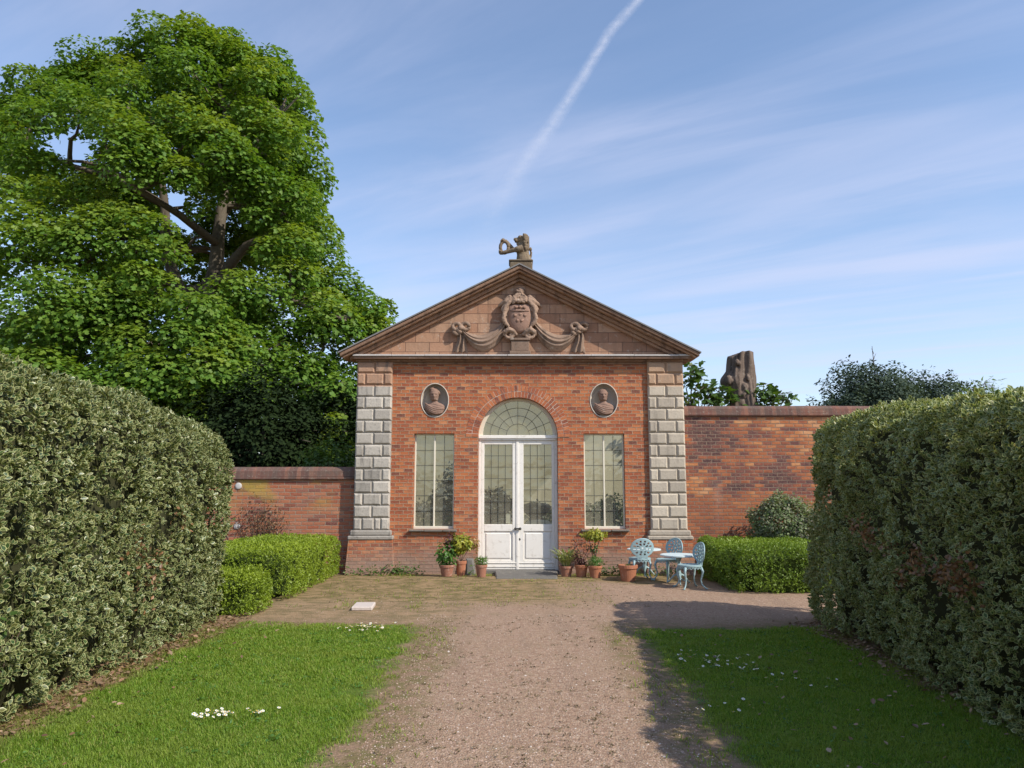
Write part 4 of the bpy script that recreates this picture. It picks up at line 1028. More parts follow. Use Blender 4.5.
foliage(T, (1.455,13.62,.27), .135, (1.1,1,.75), 420, .055, M_HERB, NARROW, .1, 0, .8)
T = potted(1.50, 14.18, 'standard shrub with a flat yellow-green crown behind the green potted plant'); z = pot_mesh(1.50, 14.18, .11, .2, T, M_POT_OLD)
stems(T, 1.50, 14.18, z, [(1.52,14.18,.62),(1.40,14.15,.66),(1.62,14.16,.68)], .013)
foliage(T, (1.51,14.16,.70), .22, (1.05,.7,.48), 620, .05, M_LIME, shell=.2, name='crown'); foliage(T, (1.47,14.16,.46), .12, (1,.8,.6), 90, .045, M_MIDFOL)
T = potted(1.96, 13.15, 'large orange terracotta pot of bare soil beside the leftmost blue chair'); z = pot_mesh(1.96, 13.15, .165, .27, T, M_POT)
foliage(T, (1.96,13.15,.26), .05, (1,1,.5), 24, .03, M_HERB, name='seedlings')

# ------------------------------------------------------------------ cast metal chairs and tables
def make_chair():
    T = thing('garden_chair', (0,0,0), 'x', 'chair', 'pale blue chairs around the small tables')
    ch = M_CHAIR; g = MB(); sz = .36
    g.lathe([(.002,sz+.006),(.10,sz+.004),(.165,sz+.010),(.19,sz+.004),(.19,sz-.02),(.175,sz-.03),(.17,sz-.008),(.002,sz-.008)], (0,0,0), 28); g.build('seat', ch, T, smooth=False)
    g = MB()                                  # pierced apron ring
    for i in range(20):
        q = 2*math.pi*i/20; g.tube([(.18*math.cos(q+.157*s_), .18*math.sin(q+.157*s_), sz-.025-.028*(1-(s_)**2)) for s_ in (-1,-.5,0,.5,1)], .007, 5)
    g.build('apron', ch, T)
    for sx, sy in ((-1,-1),(1,-1),(-1,1),(1,1)):
        g = MB(); pts = []
        for f, o_ in ((0,.13),(.2,.150),(.4,.140),(.6,.125),(.8,.135),(.93,.16),(1,.19)): pts.append((sx*o_*.98, sy*o_, (sz-.03)*(1-f)+.012*f))
        g.tube(pts, [.022,.020,.016,.013,.011,.012,.010], 8); g.ball((sx*.19,sy*.19,.012), .016, (1.3,1.3,.7), 8); g.build('leg', ch, T, smooth=True)
    # back: openwork plate, oval above a narrow waist, gently curved
    NX, NZ = 58, 66; z0, z1 = sz-.01, .70
    def inside(x, z):
        c = .545; ov = (x/.195)**2+((z-c)/.155)**2
        ws = abs(x) < .088+.05*max(0, (.40-z)/.05)*0+.25*max(0, z-.40)**1.0 and z < c
        if not (ov < 1 or ws): return False
        if ov < 1:
            rr = math.sqrt(ov); q = math.atan2((z-c)/.155, x/.195)
            if rr > .88: return True
            if .60 < rr < .82 and abs(math.sin(q*6)) > .74: return False
            if .28 < rr < .54 and abs(math.sin(q*4+.4)) > .68: return False
            if rr < .12: return False
            return True
        if z < .415 and abs(abs(x)-.04) < .022 and abs(z-.385) < .018: return False
        return True
    vs = {}; fs = []
    def vid(i, j):
        if (i, j) not in vs: vs[(i, j)] = len(vs)
        return vs[(i, j)]
    for i in range(NX):
        for j in range(NZ):
            x_ = -.2+.4*(i+.5)/NX; z_ = z0+(z1-z0)*(j+.5)/NZ
            if inside(x_, z_): fs.append((vid(i,j), vid(i+1,j), vid(i+1,j+1), vid(i,j+1)))
    co = [None]*len(vs)
    for (i, j), k in vs.items():
        x_ = -.2+.4*i/NX; z_ = z0+(z1-z0)*j/NZ; co[k] = (x_, .165+.12*(z_-z0)-.9*x_*x_, z_)
    bm = bmesh.new(); bv = [bm.verts.new(c) for c in co]
    for f in fs: bm.faces.new([bv[k] for k in f])
    bm.normal_update(); bmesh.ops.solidify(bm, geom=bm.faces[:], thickness=.014)
    me = bpy.data.meshes.new('backrest'); bm.to_mesh(me); bm.free(); me.materials.append(ch); bk = link('backrest', me, T)
    g = MB(); pts = []
    for i in range(33):
        q = -math.pi*.27+(math.pi*1.54)*i/32; x_ = .195*math.cos(q); z_ = .545+.155*math.sin(q); pts.append((x_, .165+.12*(z_-z0)-.9*x_*x_+.004, z_))
    g.tube(pts, .011, 7); g.build('rim', ch, bk, smooth=True)
    return T
def copy_tree(o, parent=None):
    c = o.copy(); C.objects.link(c); c.parent = parent
    for k in list(o.children): copy_tree(k, c)
    return c
ch0 = make_chair()
for i, (x_, y_, rz, lab) in enumerate((
        (2.20, 13.38, math.pi+.12, 'pale blue cast metal chair behind the big empty pot, its back to the camera'),
        (2.64, 13.18, math.radians(-58), 'pale blue cast metal chair standing between the two small tables'),
        (2.80, 12.25, math.radians(-78), 'pale blue cast metal chair against the box hedge, nearest the camera'))):
    o = ch0 if i == 0 else copy_tree(ch0)
    o.location = (x_, y_, 0); o.rotation_euler = (0, 0, rz); o['label'] = lab
def make_table():
    T = thing('garden_table', (0,0,0), 'x', 'table', 'small pale tables')
    g = MB(); g.lathe([(.003,.482),(.28,.482),(.30,.476),(.30,.458),(.285,.455),(.003,.466)], (0,0,0), 40); g.build('tabletop', M_TABLE, T)
    g = MB(); g.lathe([(.03,.10),(.045,.16),(.025,.22),(.022,.36),(.05,.42),(.09,.455)], (0,0,0), 14); g.build('pedestal', M_CHAIR, T, smooth=True)
    for i in range(3):
        q = 2*math.pi*i/3+.4; g = MB(); g.tube([(.02*math.cos(q),.02*math.sin(q),.17),(.10*math.cos(q),.10*math.sin(q),.13),(.17*math.cos(q),.17*math.sin(q),.05),(.21*math.cos(q),.21*math.sin(q),.014)], [.018,.016,.014,.012], 7); g.build('leg', M_CHAIR, T, smooth=True)
    return T
tb0 = make_table(); tb1 = copy_tree(tb0)
tb0.location = (2.36, 13.86, 0); tb0['label'] = 'small pale round table behind the leftmost blue chair'
tb1.location = (2.73, 12.72, 0); tb1['label'] = 'small pale round table in front of the box hedge chair and middle chair'

# ------------------------------------------------------------------ hedges
def rbox(n_, lo, hi, r, faces=(1,1,1,1,0,1)):
    """random points and normals on a rounded box; faces: -x +x -y +y +z -z"""
    lo, hi = np.array(lo), np.array(hi); e = hi-lo
    ar = np.array([e[1]*e[2], e[1]*e[2], e[0]*e[2], e[0]*e[2], e[0]*e[1], e[0]*e[1]])*np.array(faces)
    w = RNG.choice(6, n_, p=ar/ar.sum()); U = RNG.random((n_, 3)); P = lo+U*e
    for i in range(6):
        ax, s_ = i//2, i % 2; P[w == i, ax] = (hi if s_ else lo)[ax]
    r3 = np.array([r, r, r]); il = lo+r3; ih = hi-r3; il[2] = lo[2]
    inn = np.clip(P, il, ih); Nn = norm(P-inn); return inn+Nn*r, Nn
def hedge(name, lo, hi, r, lab, mat, nspr, nleaf, lsize, core, topslope=0, lump=.13, freq=1.5, tmpl=OVAL, skew=0, faces=(1,1,1,1,0,1), dead=None, undercut=0, seed=1, inner=.28, topt=0, cat='hedge'):
    T = thing(name, ((lo[0]+hi[0])/2, (lo[1]+hi[1])/2, 0), lab, cat)
    P, Nn = rbox(nspr, lo, hi, r, faces)
    def deform(P, Nn):
        P = P.copy(); hz = (P[:,2]-lo[2])/(hi[2]-lo[2])
        P[:,2] += topslope*(P[:,1]-lo[1])*hz
        P[:,0] += skew*(P[:,1]-hi[1])
        b = lump*(.9*nz(P, freq*.45, seed+7)+nz(P, freq, seed)+.7*nz(P, freq*2.6, seed+4))
        P += Nn*b[:,None]
        if undercut: P[:,0] += (-Nn[:,0])*undercut*np.clip(1-P[:,2]/.5, 0, 1)
        return P
    S0 = deform(P, Nn)
    n_ = nspr; depth = np.where(RNG.random(n_) < inner, RNG.random(n_)*.22, RNG.random(n_)*.05)*(lsize/.04)**.5
    S0 = S0-Nn*depth[:,None]
    keep = (nz(S0, 3.1, seed+9) > -.30) | (RNG.random(n_) < .35)      # ragged gaps between the shoots
    S0, Nn = S0[keep], Nn[keep]; n_ = len(S0)
    ax = norm(Nn*.8+np.array([0,0,.55])+rnd(n_,.35))
    a_ = RNG.random((n_, nleaf))*2*math.pi
    t1 = norm(np.cross(ax, rnd(n_))); t2 = np.cross(ax, t1)
    rad = t1[:,None,:]*np.cos(a_)[...,None]+t2[:,None,:]*np.sin(a_)[...,None]
    op = RNG.uniform(.15, .95, (n_, nleaf, 1))
    D = norm((rad*op+ax[:,None,:]*(1.05-op)).reshape(-1,3)); Nl = norm((ax[:,None,:]*op-rad*(1.05-op)).reshape(-1,3)+rnd(n_*nleaf,.25))
    PP = (S0[:,None,:]+rad*lsize*.25+ax[:,None,:]*RNG.uniform(-.9,.5,(n_,nleaf,1))*lsize).reshape(-1,3)
    PP[:,2] = np.maximum(PP[:,2], .015)
    sz = np.repeat(RNG.uniform(.75,1.25,n_),nleaf)*RNG.uniform(.6,1.3,n_*nleaf)*lsize
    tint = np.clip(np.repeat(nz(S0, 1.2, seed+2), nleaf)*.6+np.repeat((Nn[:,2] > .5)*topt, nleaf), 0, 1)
    leaves('foliage', PP, Nl, D, sz, tmpl, mat, T, tint)
    if dead:
        PD, ND = [], []
        for c, rr, k in dead:
            q = np.array(c)+rnd(k, rr)*np.array([.35,1,1]); PD.append(q); ND.append(norm(rnd(k)))
        PD = np.concatenate(PD); leaves('dead_leaves', PD, norm(rnd(len(PD))), norm(rnd(len(PD))), lsize*1.1, tmpl, M_DEADLEAF, T)
    # woody inside
    g = MB(); ins = .17*(lsize/.04)**.4; K = 30; ny = max(6, int((hi[1]-lo[1])/.25)); rings = []
    l2 = np.array(lo)+np.array([ins,ins,0]); h2 = np.array(hi)-ins
    for i in range(ny+1):
        y_ = l2[1]+(h2[1]-l2[1])*i/ny; row = []
        sh = 1-.5*max(0, 1-min(i, ny-i)/1.5)*.5
        for j in range(K):
            q = 2*math.pi*j/K; cx_, sx_ = math.cos(q), math.sin(q); k_ = max(abs(cx_), abs(sx_))
            mxx = (l2[0]+h2[0])/2; hx = (h2[0]-l2[0])/2*sh; mz = (h2[2])/2; hzz = mz
            x_ = mxx+hx*cx_/k_*(.9 if k_ < .8 else 1); z_ = mz+hzz*sx_/k_*(.96 if k_ < .8 else 1)+topslope*(y_-lo[1])*(.5+.5*sx_)
            b = .07*noise.noise(Vector((x_*2.5, y_*2.5, z_*2.5)))
            row.append((x_+b+skew*(y_-hi[1]), y_+b, max(.0, z_-.02+b)))
        rings.append(row)
    g.loft(rings); g.build('woody_core', core, T)
    return T
hedge('tall_hedge', (-4.9,2.6,.03), (-3.42,9.55,2.74), .50, 'tall clipped variegated hedge along the left lawn', M_HEDGE_L, 15500, 7, .043, M_CORE, -.060, .13, 1.5, faces=(.15,1,.15,1,0,1), undercut=.05, seed=1,
      dead=[((-3.42,7.4,.75),.16,70),((-3.42,8.0,1.25),.10,25),((-3.44,7.2,.95),.16,45)])
hedge('tall_hedge', (3.60,2.4,.03), (5.1,9.5,2.20), .36, 'tall clipped olive green hedge with dead brown patches along the right lawn', M_HEDGE_R, 18500, 7, .038, M_CORE, .030, .13, 1.5, faces=(1,.15,.15,1,0,1), undercut=.06, skew=.10, seed=2,
      dead=[((3.10,5.4,.97),.085,170),((3.14,5.7,.95),.06,80),((3.19,6.15,1.02),.065,90),((3.24,6.7,1.08),.055,70),((3.29,7.15,1.15),.06,70),((3.32,7.5,1.2),.05,50),((3.2,6.4,.85),.05,40)], topt=.5)
hedge('box_hedge', (-4.75,10.85,.02), (-3.13,14.2,.70), .15, 'large clipped bright green box hedge under the left garden wall', M_BOX, 13000, 5, .028, M_CORE_BOX, 0, .03, 3, DIAM, inner=.2, seed=3, topt=.45)
hedge('box_hedge', (-4.6,9.60,.02), (-3.17,10.5,.54), .22, 'small low yellow-green box hedge in front of the larger left one', M_BOX, 5000, 5, .028, M_CORE_BOX, 0, .04, 3, DIAM, inner=.2, seed=4, topt=.5)
hedge('box_hedge', (3.32,11.6,.02), (5.1,14.1,.67), .17, 'wide clipped box hedge beside the blue chairs on the right', M_BOX_R, 12500, 5, .028, M_CORE_BOX, 0, .04, 3, DIAM, inner=.2, seed=5, topt=.4)

# broad leaved weeds in the near foot of the left hedge
T = thing('bramble', (-3.42,4.9,0), 'dark broad-leaved weed growing through the near foot of the left hedge', 'plant')
n_ = 90; P = np.array([-3.47,5.05,.40])+rnd(n_)*np.array([.04,.18,.22]); P[:,2] = np.clip(P[:,2], .04, 2)
leaves('foliage', P, norm(np.array([.7,-.2,.8])+rnd(n_,.4)), norm(np.array([.5,-.3,-.4])+rnd(n_,.6)), RNG.uniform(.05,.09,n_), OVAL, M_MIDFOL, T)
g = MB()
for i in range(9): g.tube([(-3.46,5+.05*(i-4),0),(-3.42,5+.06*(i-4),.3),(-3.36,5+.1*(i-4),.55+.05*(i % 3))], [.006,.005,.003], 5)
g.build('stem', M_TWIG, T)

# ------------------------------------------------------------------ shrubs against the walls
def shrub(name, c, r, sc, n_, size, mat, lab, tmpl=OVAL, twigs=14, tint=0, shell=.5, cat='shrub', twr=.010, lumpk=.4, freq=1.6):
    T = thing(name, (c[0], c[1], 0), lab, cat)
    d_ = norm(rnd(n_)); lump = 1+lumpk*nz(d_, freq, c[0])+.25*nz(d_, freq*2.7, c[1])
    rr = (shell+(1-shell)*RNG.random(n_)**.5)*lump
    P = np.array(c)+d_*(rr*r)[:,None]*np.array(sc); P[:,2] = np.maximum(P[:,2], .05)
    leaves('foliage', P, norm(d_*.6+rnd(n_,.5)+np.array([0,0,.6])), norm(d_+rnd(n_,.6)), RNG.uniform(.7,1.25,n_)*size, tmpl, mat, T, np.clip(RNG.random(n_)*tint, 0, 1))
    g = MB()
    for i in range(twigs):
        dv = norm(rnd(1))[0]; dv[2] = abs(dv[2])*.8; t = np.array(c)+dv*r*np.array(sc)*.95
        b_ = np.array([c[0]+RNG.normal(0,.06), c[1]+RNG.normal(0,.05), 0]); m_ = (b_+t)/2+np.array([0,0,.1*r])+rnd(1,.03)[0]
        g.tube([b_, m_, t], [twr, twr*.7, twr*.3], 5)
    g.build('branch', M_TWIG, T)
    return T
p = at(775, 527, 14.75)
shrub('grey_shrub', (4.95,14.1,.86), .60, (1.0,.65,1.0), 14000, .05, M_GREYSHRUB, 'tall grey-green shrub behind the right box hedge against the brick wall', tint=.7)
shrub('grey_shrub', (5.6,13.9,.66), .54, (1.1,.7,.95), 8000, .05, M_GREYSHRUB, 'lower grey-green shrub with pinkish tips, half behind the right tall hedge', tint=1)
p = at(262, 528, 14.62)
shrub('wall_climber', (p.x,14.62,.86), .60, (.95,.14,.9), 620, .042, M_CLIMB, 'sparse brown climber with dry leaves trained on the left brick wall', twigs=26, shell=.15, cat='climber', twr=.008)

# ------------------------------------------------------------------ the big sycamore
def tree_branch(g, a, b_, r0, r1, wig=.12, k=6, seg=6):
    a, b_ = Vector(a), Vector(b_); L_ = (b_-a).length; pts = []
    for i in range(seg+1):
        f = i/seg; w = wig*L_*math.sin(math.pi*f)
        pts.append(a.lerp(b_, f)+Vector((noise.noise(a*3+Vector((f*3,0,0)))*w, noise.noise(b_*3+Vector((0,f*3,0)))*w, noise.noise(a*2+b_+Vector((0,0,f*3)))*w+.10*L_*math.sin(math.pi*f))))
    g.tube(pts, [r0+(r1-r0)*i/seg for i in range(seg+1)], k); return pts
TY = 24.0
tb = at(212, 300, TY); TX = tb.x
T = thing('sycamore_tree', (TX, TY, 0), 'huge sycamore tree in full leaf rising behind the left wall', 'tree')
def tp(px, py, dy=0): p = at(px, py, TY+dy); return p
g = MB()
main = [Vector((TX-.1,TY,-.05)), Vector((TX,TY,2.5)), Vector((TX+.05,TY,4.5)), tp(207,300), tp(216,270), tp(218,240), tp(222,205), tp(228,160,.3), tp(225,110,.5), tp(215,60,.6)]
g.tube(main, [.55,.42,.36,.29,.25,.20,.16,.12,.08,.04], 12)
st2 = [tp(200,330), tp(180,290,.5), tp(166,255,.8), tp(165,210,1), tp(160,165,1), tp(150,110,1), tp(140,70,1)]
g.tube(st2, [.25,.21,.18,.15,.11,.07,.03], 10)
limbs = [([tp(214,290), tp(232,262,-.4), tp(246,246,-.8), tp(268,236,-1.2), tp(290,228,-1.6)], [.20,.17,.14,.09,.03]),
         ([tp(206,282), tp(228,279,-.6), tp(250,283,-1.2), tp(290,300,-2.2), tp(340,318,-3)], [.17,.15,.12,.08,.03]),
         ([tp(203,305), tp(170,300,-1), tp(130,285,-2), tp(80,270,-3), tp(20,250,-3.5)], [.22,.18,.13,.08,.03]),
         ([tp(206,330), tp(240,350,-1), tp(278,386,-2), tp(292,378,-2.4), tp(310,377,-2.6), tp(335,392,-2.9)], [.20,.16,.12,.10,.08,.04]),
         ([tp(164,205,1), tp(120,180,.4), tp(70,165,-.2), tp(25,150,-.5)], [.15,.11,.07,.02]),
         ([tp(222,190), tp(250,150,-.6), tp(280,115,-1), tp(300,95,-1.2)], [.14,.10,.05,.015]),
         ([tp(200,330), tp(140,350,-1.4), tp(70,360,-2.5), tp(0,350,-3)], [.20,.15,.09,.03]),
         ([tp(218,245), tp(180,215,-2), tp(140,190,-3.4), tp(100,160,-4)], [.14,.11,.07,.02]),
         ([tp(220,220), tp(240,190,2), tp(265,170,3.4), tp(280,160,4)], [.14,.11,.06,.02])]
nodes_ = [p for p in main[3:]]+[p for p in st2[1:]]
for pts, rr in limbs: g.tube(pts, rr, 8); nodes_ += pts[1:]
RNG = np.random.default_rng(5)
# leaf pads: hand-placed ones that draw the outline, then random ones on the shell of the crown
pads = []
HAND = [(118,66,.6,1.4),(84,82,.4,1.4),(248,52,.6,1.2),(205,46,.8,1.2),(272,78,.2,1.1),(288,100,.6,1.0),(188,48,0,1.4),(150,50,.5,1.5),(222,58,.3,1.3),(245,68,0,1.2),(110,62,0,1.6),(70,82,.5,1.5),(40,104,0,1.4),(272,92,.5,1.2),(294,118,0,1.1),(298,148,-.4,1.1),(290,172,0,1.1),(298,200,.3,1.2),(306,230,0,1.2),(268,140,1.2,1.3),(270,110,1.5,1.3),(275,185,1.2,1.3),(302,258,-.5,1.2),(322,286,-.8,1.2),
        (350,306,-1,1.1),(368,320,-1.4,.9),(345,322,-2,1.3),(300,290,-1.8,1.5),(260,305,-2.6,1.4),(235,320,-2.6,1.2),(325,345,-2.4,1.4),(280,345,-3,1.3),(362,344,-1.6,1.1),(345,368,-2.0,1.1),(360,395,-1,1.0),(345,420,-.4,1.2),
        (15,115,0,1.5),(-10,150,0,1.6),(30,160,-2,1.5),(85,120,-2.4,1.6),(140,90,-2.6,1.6),(195,75,-2.4,1.5),(245,90,-2,1.4),(60,200,-3,1.5),(15,220,-3.4,1.6),(30,262,-4.2,1.7),(80,250,-4,1.6),(120,225,-4,1.4),(90,300,-4.6,1.7),(40,320,-4.8,1.7),(140,290,-4.4,1.3),(150,330,-4.4,1.4),(100,350,-4.6,1.6),(180,355,-3.6,1.3),(10,370,-4.4,1.6),(60,385,-4,1.5),
        (120,140,-3.6,1.5),(165,120,-3.4,1.4),(215,130,-3.2,1.3),(262,130,-2.4,1.3),(250,180,-2.8,1.2),(215,165,-3.4,1.1),(280,205,-2.2,1.2),(290,250,-2.4,1.2),(180,185,-3.6,1.1),(140,165,-3.8,1.3),
        (172,322,-5,1.1),(205,325,-4.6,1.0),(140,240,-4.4,1.0),(215,352,-4.6,1.2),(188,372,-4.8,1.3),(150,378,-5,1.3),(110,385,-5,1.4),(70,372,-5.2,1.4),(30,362,-5.2,1.4),(235,382,-4.4,1.1),(130,405,-5,1.2),(200,402,-4.6,1.1),(335,405,-3.6,1.0),(348,432,-4.4,.9),(332,452,-5,.8),(300,372,-2.8,1.1),(185,262,2.5,1.2),(225,245,2.8,1.1),(120,200,2,1.5),(170,140,2,1.5),(225,150,2,1.4),(232,345,-4,1.1),(-40,120,0,1.7),(-50,200,-1,1.8),(-45,280,-2.4,1.8),(-40,350,-2.4,1.8)]
for px, py, dy, r_ in HAND: pads.append((tp(px, py, dy), r_*RNG.uniform(.92,1.1)))
for i in range(62):                        # the far and inner side of the crown
    z_ = RNG.uniform(4.5, 16.8); R_ = 5.6*math.sqrt(max(.05, 1-((z_-8.5)/9.2)**2)); a_ = RNG.uniform(.05, math.pi-.05); f = RNG.uniform(.55, .95)
    pads.append((Vector((TX-1.6+(.78 if math.cos(a_) > 0 else 1.1)*R_*f*math.cos(a_), TY+1.0+R_*f*math.sin(a_)*.8, z_)), RNG.uniform(1.1,1.6)))
LP, LN, LD, LS, LT = [], [], [], [], []
for pi, (c, r_) in enumerate(pads):
    subs = [(np.array(c)+np.clip(rnd(1,.45*r_)[0],-.62*r_,.62*r_)*np.array([1,1,.65]), r_*RNG.uniform(.38,.6)) for _ in range(6)]
    pt = RNG.uniform(0, .5)
    for sc_, sr in subs:
        k = int(430*sr**1.35+35)
        d_ = norm(rnd(k)+np.array([0,-.12,.42])); q = sc_+d_*sr*np.array([1,1,.78])*(.72+.34*RNG.random((k,1)))
        q[:,2] -= .18*(np.hypot(q[:,0]-c[0], q[:,1]-c[1])/r_)**2
        out_ = norm(q-np.array([TX,TY,c[2]-2]))
        LP.append(q); LN.append(norm(d_*.55+np.array([0,0,.75])+out_*.25+rnd(k,.42))); LD.append(norm(out_*.6+d_*.3+rnd(k,.6)-np.array([0,0,.35])))
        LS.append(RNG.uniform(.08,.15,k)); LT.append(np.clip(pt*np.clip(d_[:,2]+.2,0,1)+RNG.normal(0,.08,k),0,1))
    b_ = min(nodes_, key=lambda p: (p-Vector(c)).length+(.0 if p.z < c.z+.5 else 1.5))
    tree_branch(g, b_, c, .05+.012*(b_-Vector(c)).length, .018)
    for sc_, sr in subs[:4]: tree_branch(g, c, sc_, .018, .006, seg=3, k=4)
g.build('trunk', M_BARK, T, smooth=True)
LP, LN, LD, LS, LT = [np.concatenate(a) for a in (LP, LN, LD, LS, LT)]
# the outer limit of the crown: height of its top over each place along the wall
env = [tp(a, b_) for a, b_ in ((-300,330),(-160,150),(-60,100),(0,88),(20,80),(50,62),(100,38),(150,24),(190,10),(230,17),(255,30),(290,55),(305,75),(326,100),(329,150),(336,200),(345,245),(354,262),(385,288),(402,306),(404,420))]
ex, ez = [p.x for p in env], [p.z for p in env]
ok = LP[:,2] < np.interp(LP[:,0], ex, ez)+.35*nz(LP, 1.1, 21)-.05
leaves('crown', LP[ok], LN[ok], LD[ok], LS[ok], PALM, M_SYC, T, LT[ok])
RNG = np.random.default_rng(8)

# ------------------------------------------------------------------ darker trees behind the left wall
def bush_tree(name, c, r, sc, n_, size, mat, lab, trunk=True, tint=0, lumpk=.45, tmpl=OVAL, shell=.55, tr=.12, freq=1.7, cat='tree', inner=True):
    T = thing(name, (c[0], c[1], 0), lab, cat)
    d_ = norm(rnd(n_)); lump = 1+lumpk*nz(d_, freq, c[0]*.37)+.5*lumpk*nz(d_, freq*2.6, c[1])
    rr = (shell+(1-shell)*RNG.random(n_)**.6)*lump
    P = np.array(c)+d_*(rr*r)[:,None]*np.array(sc); ok = P[:,2] > .05; P, d_ = P[ok], d_[ok]; n_ = len(P)
    leaves('crown', P, norm(d_*.6+rnd(n_,.45)+np.array([0,0,.5])), norm(d_+rnd(n_,.6)-np.array([0,0,.2])), RNG.uniform(.7,1.3,n_)*size, tmpl, mat, T, np.clip(RNG.random(n_)*tint+.3*nz(P,.9,3)*(tint > 0),0,1))
    g = MB(); base = Vector((c[0], c[1], -.03)); top = Vector((c[0], c[1], c[2]+.5*r*sc[2])); g.tube([base, base.lerp(top,.5)+Vector((.05,0,0)), top], [tr, tr*.7, tr*.2], 8)
    for i in range(16):
        dv = Vector(norm(rnd(1))[0]); dv.z = abs(dv.z)*.6; e = Vector(c)+Vector((dv.x*r*sc[0], dv.y*r*sc[1], dv.z*r*sc[2]))*.9
        tree_branch(g, base.lerp(top, RNG.uniform(.4,.95)), e, tr*.28, .008, seg=4, k=5)
    g.build('trunk', M_BARK, T, smooth=True)
    return T
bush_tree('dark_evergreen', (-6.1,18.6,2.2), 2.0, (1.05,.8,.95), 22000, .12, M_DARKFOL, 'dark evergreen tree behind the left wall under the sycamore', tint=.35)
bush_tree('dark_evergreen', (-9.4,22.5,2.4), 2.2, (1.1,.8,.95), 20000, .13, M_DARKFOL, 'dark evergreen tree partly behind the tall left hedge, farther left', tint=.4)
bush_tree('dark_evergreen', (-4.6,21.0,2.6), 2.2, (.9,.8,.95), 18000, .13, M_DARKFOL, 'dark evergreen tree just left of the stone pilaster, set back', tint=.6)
bush_tree('leafy_bush', (-4.1,17.0,1.6), .95, (.8,.7,1.1), 2600, .09, M_MIDFOL, 'mid green leafy bush behind the wall by the left pilaster', cat='bush', tr=.05)

# ------------------------------------------------------------------ behind the right wall
SPX = at(744, 380, 18.0)
T = thing('dead_tree_stump', (SPX.x, 18.0, 0), 'tall sawn-off dead tree trunk standing behind the right wall', 'tree trunk')
g = MB(); K = 72; rings = []; ztop = at(740, 354, 18).z
for i in range(70):
    f = i/69; z_ = ztop*f; row = []
    cx_ = SPX.x+.05*math.sin(f*5)-.02; base_r = .36-.06*f+.03*noise.noise(Vector((f*9,1,1)))
    bul = .20*math.exp(-((f-.855)/.05)**2)
    for j in range(K):
        q = 2*math.pi*j/K; r_ = base_r*(1+.26*noise.noise(Vector((math.cos(q)*1.6, math.sin(q)*1.6, z_*1.0)))+.24*noise.noise(Vector((math.cos(q)*4, math.sin(q)*4, z_*1.6))))
        r_ += bul*max(0, -math.cos(q)); r_ -= .07*math.exp(-((q-4.75-.15*math.sin(z_*3))/.16)**2); r_ += .035*noise.noise(Vector((math.cos(q)*9, math.sin(q)*9, z_*1.3)))+.015*noise.noise(Vector((math.cos(q)*22, math.sin(q)*22, z_*3)))
        row.append((cx_+r_*math.cos(q), 18+r_*math.sin(q), z_+(.12*(math.cos(q)*.6)+.03*math.sin(q*3) if f == 1 else 0)))
    rings.append(row)
g.loft(rings)
for px, py, r_ in ((737,362,.06),(748,378,.05),(745,386,.07),(744,395,.06),(729,380,.08)): c = at(px, py, 17.72); g.ball(c, r_, (1,.8,1.3), 10, lump=.7)
remesh('trunk', g, M_DEADWOOD, T, .022, 1)
def shoots(name, base, clumps, mat, size, lab, tmpl=PALM, cat='sapling', tr=.03):
    T = thing(name, (base[0], base[1], 0), lab, cat); g = MB(); P, Nn, D, S_ = [], [], [], []
    for px, py, r_, k in clumps:
        c = np.array(at(px, py, base[1]+RNG.uniform(-.3,.3))); tree_branch(g, (base[0], base[1], max(0, c[2]-1.6)*.8), c, tr, .008, .2, 5, 7)
        q = c+np.clip(rnd(k, r_), -1.7*r_, 1.7*r_)*np.array([1,1,.7]); P.append(q); Nn.append(norm(np.array([0,-.1,1])+rnd(k,.5))); D.append(norm(q-c+rnd(k,.2)-np.array([0,0,.1]))); S_.append(RNG.uniform(.7,1.25,k)*size)
        for i in range(0, k, 4): g.tube([c, (c+q[i])/2+np.array([0,0,.03]), q[i]], [.008,.006,.003], 4)
    g.tube([(base[0],base[1],-.02),(base[0]+.03,base[1],1.5),(base[0],base[1],2.9)], [tr*1.6,tr*1.3,tr], 7)
    g.build('trunk', M_BARK, T); leaves('crown', np.concatenate(P), np.concatenate(Nn), np.concatenate(D), np.concatenate(S_), tmpl, mat, T)
shoots('sapling', (4.1,17.6,0), [(692,366,.10,16),(690,376,.13,26),(698,373,.10,16),(686,383,.10,14),(703,388,.14,26),(711,390,.12,22),(718,392,.14,30),(722,398,.16,36),(694,398,.14,16),(708,400,.2,36),(686,397,.1,10),(732,399,.12,26)], M_MIDFOL, .15, 'leafy sapling between the orangery roof corner and the dead trunk')
shoots('sapling', (5.75,17.7,0), [(762,394,.14,28),(770,392,.10,16),(774,398,.15,34),(784,398,.10,18),(764,384,.10,9),(758,400,.15,30),(792,400,.06,5),(770,401,.16,30)], M_MIDFOL, .15, 'small leafy sapling just right of the dead trunk')
c = at(876, 390, 40)
bush_tree('holm_oak', (c.x-.4,40,5.05), 2.8, (.95,.8,1.05), 34000, .16, M_HOLM, 'blue-green evergreen tree with a thin spire behind the right wall', lumpk=.42, shell=.2, tr=.2)
g = MB(); q = at(872, 346, 40); tree_branch(g, (q.x+.1,40,6.2), q, .04, .012, .02, 5)
ho = [o for o in bpy.data.objects if o.name.startswith('holm_oak')][0]
for i in range(9): z_ = 6.4+i*.27; tree_branch(g, (q.x+.06,40,z_), (q.x+.06+(.55-.05*i)*(1 if i % 2 else -1)*RNG.uniform(.5,1), 40, z_+.3), .018, .006, .1, 4, 4)
g.build('spire', M_BARK, ho)
